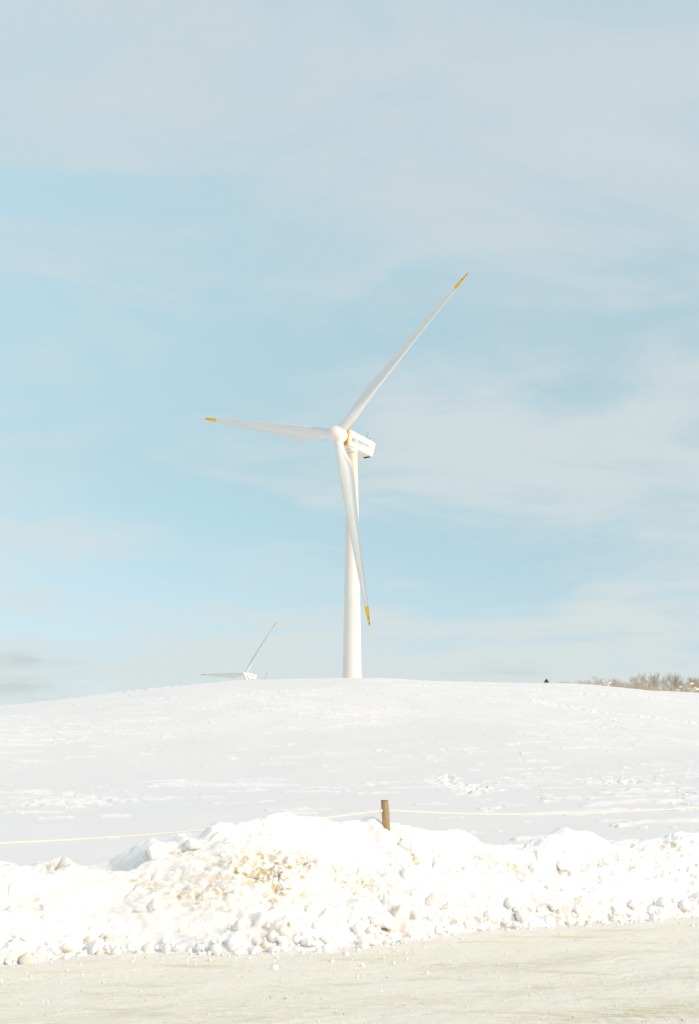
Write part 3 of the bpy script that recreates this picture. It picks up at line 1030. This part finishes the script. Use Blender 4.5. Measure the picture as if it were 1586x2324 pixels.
def blade_mesh(r0, r1, n):
    rs = np.linspace(r0, r1, n)
    if r1 > 43.9:
        rs = np.concatenate([np.linspace(r0, 43.2, n), [43.5, 43.7, 43.85, 43.95, 44.0]])
    rings = [foil(float(r)) for r in rs]
    k = len(rings[0])
    v = [p for g_ in rings for p in g_]
    f = []
    for i in range(len(rings) - 1):
        for j in range(k):
            f.append((i * k + j, i * k + (j + 1) % k, (i + 1) * k + (j + 1) % k, (i + 1) * k + j))
    f.append(tuple(reversed(range(k))))
    f.append(tuple((len(rings) - 1) * k + j for j in range(k)))
    return v, f


def nac_z(x):
    """bottom and top of the nacelle at x"""
    k = (x - 2.04) / 9.0
    return -1.78 - 0.14 * k, 1.93 - 0.22 * k


def nacelle_mesh():
    st = [(2.04, .90, .93), (2.08, .96, .97), (2.2, 1.0, 1.0), (3.2, 1.0, 1.0), (5, 1.0, 1.0), (7, 1.0, 1.0), (9, 1.0, 1.0), (10.4, .995, .99), (11.0, .975, .96), (11.3, .94, .91), (11.46, .87, .82), (11.5, .80, .72)]
    rings = []
    nq = 7
    for x, kw, kh in st:
        zb_, zt_ = nac_z(x)
        if x < 3.2:
            zt_ -= 0.22 * max(0, (3.0 - x)) ** 1.0
        cz = (zb_ + zt_) / 2 - (1 - kh) * .35
        hw, hh = 1.36 * kw, (zt_ - zb_) / 2 * kh
        cr_t, cr_b = .34, .16
        ring = []
        for cx, cy, a0, cr in ((1, 1, 0, cr_t), (-1, 1, 90, cr_t), (-1, -1, 180, cr_b), (1, -1, 270, cr_b)):
            for q_ in range(nq):
                a = rad(a0 + 90 * q_ / (nq - 1))
                yy = cx * (hw - cr) + cr * math.cos(a)
                zz = cy * (hh - cr) + cr * math.sin(a)
                # roof slightly crowned
                if zz > 0:
                    zz += 0.10 * (1 - (yy / hw) ** 2) * (zz / hh) ** 3
                # lower skirt tucks in below the seam
                if zz < -1.05:
                    yy *= 1 - 0.10 * (-1.05 - zz)
                ring.append((x + 0.26 * zz * max(0.0, min(1.0, (x - 9) / 2.2)), yy, cz + zz))
        rings.append(ring)
    k = len(rings[0])
    v = [p for r_ in rings for p in r_]
    f = []
    for i in range(len(rings) - 1):
        for j in range(k):
            f.append((i * k + j, i * k + (j + 1) % k, (i + 1) * k + (j + 1) % k, (i + 1) * k + j))
    f.append(tuple(reversed(range(k))))
    f.append(tuple((len(rings) - 1) * k + j for j in range(k)))
    return v, f


def lathe_x(mb_, prof, seg=40):
    v, f = [], []
    for x, r in prof:
        for k in range(seg):
            a = 2 * math.pi * k / seg
            v.append((x, r * math.cos(a), r * math.sin(a)))
    n = len(prof)
    for i in range(n - 1):
        for k in range(seg):
            k2 = (k + 1) % seg
            f.append((i * seg + k, i * seg + k2, (i + 1) * seg + k2, (i + 1) * seg + k))
    f.append(tuple(reversed(range(seg))))
    f.append(tuple((n - 1) * seg + k for k in range(seg)))
    mb_.add(v, f)


# ---- lettering: flat serif capitals cut as thin raised plates
def letter_polys(ch):
    """quads in a unit-height cell; returns (polygons, advance)"""
    P = []
    q4 = lambda x0, y0, x1, y1: P.append([(x0, y0), (x1, y0), (x1, y1), (x0, y1)])
    tk, tn, sf = .17, .075, .05
    if ch == 'I':
        q4(.06, 0, .06 + tk, 1)
        q4(0, 0, .27, sf)
        q4(0, 1 - sf, .27, 1)
        return P, .36
    if ch == 'N':
        q4(.07, 0, .07 + tn, 1)
        q4(.70, 0, .70 + tn, 1)
        P.append([(.03, 1), (.20, 1), (.755, 0), (.60, 0)])
        q4(0, 0, .2, sf)
        q4(-.02, 1 - sf, .16, 1)
        q4(.62, 1 - sf, .84, 1)
        return P, .90
    if ch == 'U':
        q4(.07, .28, .07 + tk, 1)
        q4(.66, .28, .66 + tn, 1)
        q4(0, 1 - sf, .30, 1)
        q4(.58, 1 - sf, .80, 1)
        n = 10
        for i in range(n):
            a0, a1 = math.pi * (1 + i / n), math.pi * (1 + (i + 1) / n)
            def pt(a, o_):
                cx, rx = .3925, .3225
                k = (math.cos(a) + 1) / 2
                th = tk * (1 - k) + tn * k
                r_ = 1.0 if o_ else 1 - th / rx
                return (cx + rx * r_ * math.cos(a), .28 + (.29 if o_ else .29 - .07 - .05 * (1 - k)) * math.sin(a))
            P.append([pt(a0, 1), pt(a1, 1), pt(a1, 0), pt(a0, 0)])
        return P, .88
    if ch == 'O':
        n = 20
        for i in range(n):
            a0, a1 = 2 * math.pi * i / n, 2 * math.pi * (i + 1) / n
            def pt(a, o_):
                return (.43 + (.43 if o_ else .43 - tk) * math.cos(a), .5 + (.52 if o_ else .475) * math.sin(a))
            P.append([pt(a0, 1), pt(a1, 1), pt(a1, 0), pt(a0, 0)])
        return P, .96
    if ch == 'S':
        path = [(.50, .80), (.44, .93), (.29, .985), (.13, .90), (.09, .75), (.17, .62), (.31, .52), (.44, .41), (.51, .26), (.44, .09), (.27, .015), (.11, .07), (.04, .22)]
        wd = [.03, .04, .05, .10, .13, .15, .16, .15, .13, .10, .05, .04, .03]
        for i in range(len(path) - 1):
            seg_ = []
            for j in (i, i + 1):
                a = path[max(j - 1, 0)]
                b = path[min(j + 1, len(path) - 1)]
                dx, dy = b[0] - a[0], b[1] - a[1]
                L = math.hypot(dx, dy)
                seg_.append((path[j], (-dy / L * wd[j] / 2, dx / L * wd[j] / 2)))
            (p0, n0), (p1, n1) = seg_
            P.append([(p0[0] + n0[0], p0[1] + n0[1]), (p0[0] - n0[0], p0[1] - n0[1]), (p1[0] - n1[0], p1[1] - n1[1]), (p1[0] + n1[0], p1[1] + n1[1])])
        return P, .66
    return P, .5


def plate(mb_, polys, fx, y0, y1):
    for P in polys:
        n = len(P)
        a = [fx(*p) for p in P]
        v = [(x, y0, z) for x, z in a] + [(x, y1, z) for x, z in a]
        f = [tuple(range(n)), tuple(range(2 * n - 1, n - 1, -1))] + [(i, (i + 1) % n, n + (i + 1) % n, n + i) for i in range(n)]
        mb_.add(v, f)


_mesh_cache = {}


def shared(key, make, name, mat, parent, smooth=True):
    """one mesh per kind, shared between the turbines"""
    if key not in _mesh_cache:
        o = make()
        _mesh_cache[key] = o.data
        o.parent = parent
        return o
    o = bpy.data.objects.new(name, _mesh_cache[key])
    COL.objects.link(o)
    o.parent = parent
    return o


def auto(o, ang=35):
    me = o.data
    bm = bmesh.new()
    bm.from_mesh(me)
    bmesh.ops.recalc_face_normals(bm, faces=bm.faces)
    for e in bm.edges:
        if len(e.link_faces) == 2:
            e.smooth = e.calc_face_angle(0) < rad(ang)
    for f in bm.faces:
        f.smooth = True
    bm.to_mesh(me)
    bm.free()
    return o


def turbine(hub, psi, azim, base_z, label, r_base, r_top, clean=False):
    ax = Vector((math.sin(psi) * math.cos(TILT), math.cos(psi) * math.cos(TILT), -math.sin(TILT)))
    lat = Vector((-math.cos(psi), math.sin(psi), 0))
    up = ax.cross(lat)
    if up.z < 0:
        up = -up
    hub = Vector(hub)
    towc = hub + ax * 5.05
    root = empty('wind_turbine', (towc.x, towc.y, base_z))
    tag(root, label, 'wind turbine', 'white wind turbines on the snowy hills')
    NM = Matrix((ax, lat, up)).transposed().to_4x4()
    NM.translation = hub - root.location
    ztop = towc.z - base_z - 1.95

    # tower with faint section flanges
    def mk():
        n = 48
        hs_ = []
        for fl in (0.0, .36, .70):
            hs_ += [(fl, 0), (fl + .0012, 0), (fl + .0018, .012), (fl + .0042, .012), (fl + .0048, 0)]
        hs_ += [(1.0, 0)]
        prof = [(ztop * k, r_base + (r_top - r_base) * k + d) for k, d in hs_]
        v, f = [], []
        for z, r in prof:
            for k in range(n):
                a = 2 * math.pi * k / n
                v.append((r * math.cos(a), r * math.sin(a), z))
        for i in range(len(prof) - 1):
            for k in range(n):
                k2 = (k + 1) % n
                f.append((i * n + k, i * n + k2, (i + 1) * n + k2, (i + 1) * n + k))
        f.append(tuple((len(prof) - 1) * n + k for k in range(n)))
        return auto(mesh_obj('tower', v, f, M['tower']))
    tw = mk()
    tw.parent = root

    def mk():
        mb_ = MB()
        v = [(0, 0, -2.62, 1.24), (0, 0, -2.5, 1.34), (0, 0, -2.12, 1.36), (0, 0, -1.6, 1.28)]
        mb_.tube([(5.05 - .1 * p[2] * 0, 0, p[2]) for p in v], [p[3] for p in v], 40)
        return auto(mb_.build('yaw_collar', M['white']))
    o = shared('yaw', mk, 'yaw_collar', M['white'], root)
    o.matrix_local = NM

    def mk():
        v, f = nacelle_mesh()
        return auto(mesh_obj('nacelle', v, f, M['nacelle']), 50)
    nac = shared('nac', mk, 'nacelle', M['nacelle'], root)
    nac.matrix_local = NM
    if clean:
        nac.material_slots[0].link = 'OBJECT'
        nac.material_slots[0].material = M['white']

    # belly fairing between nacelle floor and collar, still nacelle shape: a wedge
    def mk():
        mb_ = MB()
        a = [(2.5, -1.0, -1.80), (2.5, 1.0, -1.80), (6.6, 1.1, -1.84), (6.6, -1.1, -1.84)]
        b = [(3.6, -.95, -2.14), (3.6, .95, -2.14), (6.2, 1.0, -2.16), (6.2, -1.0, -2.16)]
        mb_.add(a + b, [(0, 1, 2, 3), (7, 6, 5, 4), (0, 4, 5, 1), (1, 5, 6, 2), (2, 6, 7, 3), (3, 7, 4, 0)])
        return auto(mb_.build('belly_fairing', M['white']))
    shared('belly', mk, 'belly_fairing', M['white'], nac)

    def mk():
        mb_ = MB()
        z0, _ = nac_z(10.5)
        mb_.box(10.15, 10.78, -.66, .82, z0 - .045, z0 + .25)
        return mb_.build('vent_opening', M['black'])
    shared('vent', mk, 'vent_opening', M['black'], nac)

    def mk():
        mb_ = MB()
        z0, _ = nac_z(9.6)
        for b in ((9.0, 10.0, -.62, -.57), (9.0, 10.0, .53, .58), (9.0, 9.05, -.57, .53), (9.95, 10.0, -.57, .53)):
            mb_.box(*b, z0 - .06, z0 + .1)
        return mb_.build('hatch_rim', M['white'])
    shared('hatch', mk, 'hatch_rim', M['white'], nac)

    def mk():
        mb_ = MB()
        mb_.tube([(6.3, -1.02, -1.72), (6.3, -1.02, -1.98)], .10, 8)
        mb_.tube([(6.3, -1.02, -1.96), (6.62, -1.02, -1.96)], .07, 8)
        return mb_.build('drain_pipe', M['grey'])
    shared('drain', mk, 'drain_pipe', M['grey'], nac)

    def mk():
        mb_ = MB()
        x = 0.0
        fx = lambda px_, pz_: (5.0 + px_ * .92, -.42 + pz_ * .72 + (px_ * .92) * 0.035)
        for c in 'UNISON':
            P, adv = letter_polys(c)
            plate(mb_, [[(p[0] + x, p[1]) for p in q_] for q_ in P], fx, -1.385, -1.30)
            x += adv
        return mb_.build('lettering', M['letter'])
    shared('text', mk, 'lettering', M['letter'], nac)

    def mk():
        mb_ = MB()
        fx = lambda px_, pz_: (4.02 + px_ * .80, -.02 + pz_ * .80)
        P = [[(-.13, -.35), (.13, -.35), (.13, .62), (-.13, .62)]]
        for sgn in (-1, 1):
            for r0, r1, a0, a1 in ((.30, .46, -75, 38), (.60, .80, -78, 20)):
                n = 9
                for i in range(n):
                    t0, t1 = i / n, (i + 1) / n
                    def pt(t, o_):
                        a = rad(a0 + (a1 - a0) * t)
                        wd_ = math.sin(math.pi * min(1, .12 + .88 * t)) ** .6 if t < 1 else 0.05
                        rm = (r0 + r1) / 2
                        r_ = rm + (r1 - r0) / 2 * wd_ * (1 if o_ else -1)
                        return (sgn * r_ * math.cos(a), r_ * math.sin(a) * .95 + .12)
                    P.append([pt(t0, 1), pt(t1, 1), pt(t1, 0), pt(t0, 0)])
        plate(mb_, P, fx, -1.385, -1.30)
        return mb_.build('emblem', M['letter'])
    shared('emblem', mk, 'emblem', M['letter'], nac)

    def mk():
        mb_ = MB()
        fx = lambda px_, pz_: (4.02 + px_ * .80, -.02 + pz_ * .80)
        P = []
        for sgn in (-1, 1):
            n = 8
            for i in range(n):
                def pt(t, o_):
                    a = rad(-85 + 62 * t)
                    wd_ = math.sin(math.pi * (.1 + .85 * t)) ** .7
                    r_ = .93 + .07 * wd_ * (1 if o_ else -1)
                    return (sgn * r_ * math.cos(a), r_ * math.sin(a) * .95 + .10)
                P.append([pt(i / n, 1), pt((i + 1) / n, 1), pt((i + 1) / n, 0), pt(i / n, 0)])
        plate(mb_, P, fx, -1.385, -1.30)
        return mb_.build('emblem_petal', M['petal'])
    shared('petal', mk, 'emblem_petal', M['petal'], nac)

    for key, x, y, h, rl in (('ant1', 9.2, -.75, 1.15, .27), ('ant2', 7.3, .75, .78, .25)):
        def mk():
            z0 = nac_z(x)[1]
            mb_ = MB()
            mb_.tube([(x, y, z0 - .1), (x, y, z0 + h)], .055 if key == 'ant1' else .04, 8)
            if key == 'ant1':
                mb_.tube([(x, y, z0 + h * .55), (x - .75, y + .1, z0 + .12)], .03, 6)
                mb_.tube([(x, y, z0 + h * .62), (x - .35, y, z0 + h * .62)], .03, 6)
                mb_.tube([(x + .02, y, z0 + h * .75), (x + .3, y, z0 + h * .78)], .02, 6)
            return mb_.build('sensor_mast', M['grey'])
        shared(key, mk, 'sensor_mast', M['grey'], nac)

        def mk():
            z0 = nac_z(x)[1]
            mb_ = MB()
            n = 28
            cz = z0 + h + rl * .75
            mb_.tube([(x + rl * math.cos(2 * math.pi * i / n), y, cz + rl * math.sin(2 * math.pi * i / n)) for i in range(n + 1)], .014, 6, cap=False)
            return mb_.build('lightning_hoop', M['grey'])
        shared(key + 'h', mk, 'lightning_hoop', M['grey'], nac)

    def mk():
        z0 = nac_z(9.85)[1]
        mb_ = MB()
        mb_.tube([(9.85, -.85, z0 - .1), (9.85, -.85, z0 + .10), (9.85, -.85, z0 + .12), (9.85, -.85, z0 + .34), (9.85, -.85, z0 + .42)], [.08, .08, .14, .14, .05], 12)
        return auto(mb_.build('warning_lamp', M['red']))
    shared('lamp', mk, 'warning_lamp', M['red'], nac)

    def mk():
        mb_ = MB()
        r_ = random.Random(3)
        for i in range(5):
            y = -1.1 + .16 * i
            L = (.35, .55, .95, .5, .3)[i]
            mb_.tube([(10.75, y, -1.86), (10.75, y, -1.95 - L * .5), (10.75, y, -1.95 - L)], [.06, .035, .006], 6)
        return mb_.build('icicle', M['ice'], None, True)
    shared('ice', mk, 'icicle', M['ice'], nac)

    # hub: dome, waist, three blade sockets melted together
    def mk():
        mb_ = MB()
        prof = [(-2.35, .05), (-2.3, .42), (-2.1, .90), (-1.75, 1.33), (-1.3, 1.66), (-.7, 1.90), (0, 1.95), (.6, 1.88), (1.1, 1.74), (1.6, 1.55), (1.8, 1.42)]
        lathe_x(mb_, prof)
        for k in range(3):
            a = azim + k * 2 * math.pi / 3 if False else k * 2 * math.pi / 3
            # up*cos - lat*sin  -> (y,z) = (-sin, cos)
            d = Vector((0, -math.sin(a), math.cos(a)))
            mb_.tube([d * .2, d * 1.2, d * 1.78], [1.32, 1.28, 1.17], 36)
        o_ = mb_.build('hub', M['hub'], None, True)
        rm = o_.modifiers.new('melt', 'REMESH')
        rm.mode = 'VOXEL'
        rm.voxel_size = 0.07
        rm.use_smooth_shade = True
        sm = o_.modifiers.new('soften', 'SMOOTH')
        sm.factor = .6
        sm.iterations = 7
        dg = bpy.context.evaluated_depsgraph_get()
        me = bpy.data.meshes.new_from_object(o_.evaluated_get(dg))
        o_.modifiers.clear()
        o_.data = me
        return o_
    hubo = shared('hub', mk, 'hub', M['hub'], root)
    if clean:
        hubo.material_slots[0].link = 'OBJECT'
        hubo.material_slots[0].material = M['white']
    hubo.matrix_local = NM @ Matrix.Rotation(azim, 4, 'X')

    def mk():
        mb_ = MB()
        lathe_x(mb_, [(1.3, 1.30), (1.7, 1.32), (2.0, 1.30), (2.3, 1.2)])
        return auto(mb_.build('rotor_shaft', M['shaft']))
    shared('shaft', mk, 'rotor_shaft', M['shaft'], hubo)

    # blades
    for k in range(3):
        th = azim + k * 2 * math.pi / 3
        r = up * math.cos(th) - lat * math.sin(th)
        t = -up * math.sin(th) - lat * math.cos(th)
        BM = Matrix((t, ax, r)).transposed().to_4x4()
        BM.translation = hub - root.location

        def mk():
            v, f = blade_mesh(1.55, TIP_R, 150)
            return auto(mesh_obj('blade', v, f, M['blade']), 50)
        b = shared('blade', mk, 'blade', M['blade'], root)
        b.matrix_local = BM
        b.cycles.shadow_terminator_geometry_offset = 0.15
        b.cycles.shadow_terminator_offset = 0.1

        def mk():
            mb_ = MB()
            mb_.tube([(0, .003, 1.62), (0, .003, 1.80), (0, .003, 1.90)], [1.17, 1.19, 1.10], 40)
            return auto(mb_.build('blade_collar', M['white']))
        shared('collar', mk, 'blade_collar', M['white'], b)

        def mk():
            v, f = blade_mesh(TIP_R, 44.0, 12)
            return auto(mesh_obj('blade_tip', v, f, M['yellow']), 50)
        tp = shared('tip', mk, 'blade_tip', M['yellow'], b)
        tp['label'] = 'yellow painted blade tip'

        for rr_ in (42.2, 43.4):
            def mk():
                mb_ = MB()
                P = foil(rr_)
                lo = min(P, key=lambda p: p[1])
                mb_.tube([(P[0][0] * .3, lo[1] - .03, rr_), (P[0][0] * .3, lo[1] + .1, rr_)], .10, 10)
                return mb_.build('lightning_receptor', M['spot'])
            shared('rec%.1f' % rr_, mk, 'lightning_receptor', M['spot'], b)
    return root


HUB1 = (-2.58, 294.95, 81.5)
tx1 = HUB1[0] + 5.05 * math.sin(.674)
ty1 = HUB1[1] + 5.05 * math.cos(.674)
bz1 = float(terrain(tx1, ty1)) - 0.3
# radius 1.97 m where the crest hides the foot, 1.16 m at the top
turbine(HUB1, .674, .797, bz1, 'tall white wind turbine standing at the crest of the snowy hill, nearest and largest', 2.02, 1.16)
HUB2 = (-74.51, 1014.2, 99.71)
turbine(HUB2, .638, .589, 46.0, 'small distant white wind turbine whose nacelle peeks over the hill, left of the tall one', 2.4, 1.3, True)
# third: only one raised tip shows over the crest
D3 = 1560.0
psi3, az3 = .72, 0.20
ax3 = Vector((math.sin(psi3) * math.cos(TILT), math.cos(psi3) * math.cos(TILT), -math.sin(TILT)))
lat3 = Vector((-math.cos(psi3), math.sin(psi3), 0))
up3 = ax3.cross(lat3)
up3 = up3 if up3.z > 0 else -up3
tip3 = Vector((float(u_of(606.5, 1524)) * D3, D3, 1.6 + float(slope_of(1524)) * D3))
HUB3 = tip3 - (up3 * math.cos(az3) - lat3 * math.sin(az3)) * 44 - ax3 * 1.27
turbine(tuple(HUB3), psi3, az3, 42.0, 'farthest wind turbine, only one yellow blade tip showing above the snow between the other two', 2.4, 1.3, True)


# ------------------------------------------------------------------ bare trees on the right
def tree_parts(seed, spread=1.0):
    r = random.Random(seed)
    trunk, br = MB(), MB()

    def grow(mb_, p, d, L, rad_, lvl):
        n = 3
        pts_, rs_q = [p], [rad_]
        for i in range(n):
            d = (d + Vector((r.uniform(-.22, .22), r.uniform(-.22, .22), r.uniform(-.02, .16)))).normalized()
            p = p + d * (L / n)
            pts_.append(p)
            rs_q.append(rad_ * (1 - .45 * (i + 1) / n))
        mb_.tube(pts_, rs_q, 5 if lvl < 2 else 3, cap=False)
        if lvl >= 4:
            return
        kids = (3, 3, 4, 3)[lvl]
        for k in range(kids):
            a = r.uniform(0, 6.28)
            tilt = r.uniform(.35, .85) * spread
            side_ = Vector((math.cos(a), math.sin(a), 0))
            nd = (d * math.cos(tilt) + side_ * math.sin(tilt)).normalized()
            nd.z = max(nd.z, .05)
            st = pts_[-1] if k < 2 else pts_[r.choice((1, 2))]
            grow(br, st, nd, L * r.uniform(.58, .82), max(rs_q[-1] * r.uniform(.62, .8), .018), lvl + 1)
    stems = r.choice((1, 1, 2))
    for s_ in range(stems):
        d0 = Vector((r.uniform(-.25, .25), r.uniform(-.2, .2), 1)).normalized()
        grow(trunk, Vector((.15 * s_, 0, -.5)), d0, r.uniform(1.7, 2.4), r.uniform(.09, .13), 0)
    return trunk, br


protos = []
for s_ in range(9):
    a, b = tree_parts(40 + s_)
    hmax = max(p[2] for p in b.v)
    k = 6.0 / hmax
    a.v = [(p[0] * k, p[1] * k, p[2] * k) for p in a.v]
    b.v = [(p[0] * k, p[1] * k, p[2] * k) for p in b.v]
    ma = mesh_obj('trunk', a.v, a.f, M['bark'])
    mbb = mesh_obj('branches', b.v, b.f, M['twig'])
    protos.append((ma.data, mbb.data))
    bpy.data.objects.remove(ma)
    bpy.data.objects.remove(mbb)

rt = random.Random(8)
# column in the photograph's frame, height of the tree top there (px above skyline), distance
tops = [(1322, 12, 350), (1345, 26, 330), (1352, 15, 350), (1372, 17, 340), (1392, 22, 345), (1405, 26, 340), (1420, 30, 350), (1440, 33, 345), (1452, 37, 350), (1462, 34, 340), (1476, 44, 350), (1486, 46, 345),
        (1500, 40, 355), (1512, 46, 345), (1524, 44, 350), (1532, 36, 345), (1548, 32, 350), (1560, 38, 345), (1572, 36, 350), (1580, 42, 345),
        (1430, 20, 335), (1398, 15, 335), (1466, 24, 335), (1538, 26, 335), (1555, 28, 335), (1570, 30, 335), (1585, 34, 335), (1300, 8, 350), (1596, 42, 345), (1610, 40, 350), (1335, 14, 340), (1384, 13, 338)]
tl = {1345: 'crooked leaning bare tree at the low left end of the tree line', 1512: 'tallest bare tree of the row, at the right of its highest group', 1486: 'broad spreading bare tree in the highest part of the row',
      1452: 'rounded bare tree just left of the highest group in the row', 1420: 'bushy bare tree where the row starts to rise', 1580: 'dense bare tree at the right end of the row, snow caught in its branches'}
GT = 'bare winter trees along the ridge'
for xi, h, d in tops:
    sky_y = float(np.interp(xi, _sk[:, 0], _sk[:, 1]))
    x = float(u_of(xi, sky_y)) * d
    zg = float(terrain(x, d))
    ztop = 1.6 + float(slope_of(sky_y - h)) * d
    Ht = max(2.0, ztop - zg)
    root = empty('bare_tree', (x, d, zg))
    tag(root, tl.get(xi, 'leafless brown tree in the row on the ridge at the right'), 'tree', GT)
    ma, mbb = protos[rt.randrange(len(protos))]
    for nm, me in (('trunk', ma), ('branches', mbb)):
        o = bpy.data.objects.new(nm, me)
        COL.objects.link(o)
        o.parent = root
    k = Ht / 6.0
    root.scale = (k * rt.uniform(.9, 1.15), k, k)
    root.rotation_euler = (0, rt.uniform(-.06, .06) + (0.35 if xi == 1345 else 0), rt.uniform(0, 6.28) if xi != 1345 else 0)

# brushwood filling the row's foot
ub = MB()
r2 = random.Random(21)
for i in range(1500):
    xi = r2.uniform(1245, 1640)
    k = np.interp(xi, [1245, 1275, 1325, 1400, 1480, 1540, 1640], [3, 6, 11, 17, 19, 26, 28])
    k *= max(.35, 0.95 + .8 * float(fbm(np.array([xi / 14.0]), np.array([3.3]), 3, 90)[0]))
    d = r2.uniform(315, 352)
    sky_y = float(np.interp(xi, _sk[:, 0], _sk[:, 1]))
    x = float(u_of(xi, sky_y)) * d
    zg = float(terrain(x, d))
    zt = 1.6 + float(slope_of(sky_y - k * r2.uniform(.25, 1.0) ** 1.0)) * d
    p0 = Vector((x, d, zg - .2))
    L = max(.4, zt - zg)
    dx, dy = r2.gauss(0, .28) * L, r2.gauss(0, .2) * L
    mid = p0 + Vector((dx * .35, dy * .35, L * .55))
    tip = p0 + Vector((dx, dy, L))
    ub.tube([p0, mid, tip], [.035, .028, .014], 3, cap=False)
    for j in range(3):
        s0 = p0.lerp(tip, r2.uniform(.4, .85))
        e0 = s0 + Vector((r2.gauss(0, .3), r2.gauss(0, .2), r2.uniform(.2, .6))) * (L * .35)
        ub.tube([s0, e0], [.022, .012], 3, cap=False)
o = ub.build('brushwood', M['twig'])
tag(o, 'tangled brown brushwood growing between the bare trees on the ridge', 'brushwood', kind='stuff')

# snow caught in the brush
sb = MB()
for xi, up_, s_ in ((1375, 6, .5), (1383, 9, .6), (1378, 3, .7), (1360, 3, .4), (1545, 13, .45), (1571, 22, .7), (1562, 10, .5), (1574, 9, 1.0), (1568, 5, .8), (1583, 10, .6), (1536, 4, .6), (1515, 5, .35), (1498, 5, .3), (1553, 6, .35), (1420, 8, .3)):
    d = 326.0
    sky_y = float(np.interp(xi, _sk[:, 0], _sk[:, 1]))
    c = np.array([float(u_of(xi, sky_y)) * d, d, 1.6 + float(slope_of(sky_y - up_)) * d])
    sb.add([tuple(p * np.array([s_ * .9, s_ * .8, s_ * .5]) * (1 + .3 * math.sin(9 * p[0] + 5 * p[2] + xi)) + c + np.array([0.35 * s_ * p[2], 0, 0])) for p in iv], [tuple(f) for f in ifc])
o = sb.build('snow_clumps', M['rubble'], None, True)
tag(o, 'clumps of snow caught in the brown branches at the right end of the ridge', 'snow', kind='stuff')

# little dark conifer on the skyline
xi, d = 1240.0, 240.0
sky_y = 1550.5
x = float(u_of(xi, sky_y)) * d
zg = float(terrain(x, d))
zt = 1.6 + float(slope_of(1541.0)) * d
cz = zt - zg
con = empty('small_conifer', (x, d, zg))
tag(con, 'tiny dark conifer poking over the snowy skyline left of the bare trees', 'tree')
mb = MB()
mb.tube([(0, 0, -.3), (0, 0, cz * .95)], [.07, .02], 6)
mb.build('trunk', M['bark'], con)
mb = MB()
r3 = random.Random(4)
for i in range(420):
    k = r3.random() ** .8
    z = cz * (.15 + .85 * k)
    R = .95 * (1 - k) * r3.uniform(.35, 1.1) + .05
    a = r3.uniform(0, 6.28)
    c = Vector((R * math.cos(a), R * math.sin(a), z))
    e1 = Vector((math.cos(a) * .16, math.sin(a) * .16, r3.uniform(-.08, .05)))
    e2 = Vector((-math.sin(a) * .07, math.cos(a) * .07, r3.uniform(-.03, .03)))
    mb.add([c - e1 - e2, c + e1, c - e1 + e2], [(0, 1, 2)])
mb.build('crown', M['conifer'], con)
mb = MB()
for i in range(4):
    c = np.array([(-.15, .12, .3, -.3)[i], -.3, cz * (.55, .35, .2, .22)[i]])
    mb.add([tuple(p * np.array([.16, .14, .07]) + c) for p in iv], [tuple(f) for f in ifc])
mb.build('snow_cap', M['rubble'], con, True)

# thin measuring mast far behind the shrubs
d = 700.0
x = float(u_of(1346, 1530)) * d
zt = 1.6 + float(slope_of(1515.5)) * d
zg = float(terrain(x, d))
ms = empty('thin_mast', (x, d, zg))
tag(ms, 'thin pale mast standing far behind the bare shrubs at the right', 'mast')
mb = MB()
mb.tube([(0, 0, -1), (0, 0, zt - zg)], [.14, .09], 8)
mb.build('pole', M['mast'], ms)
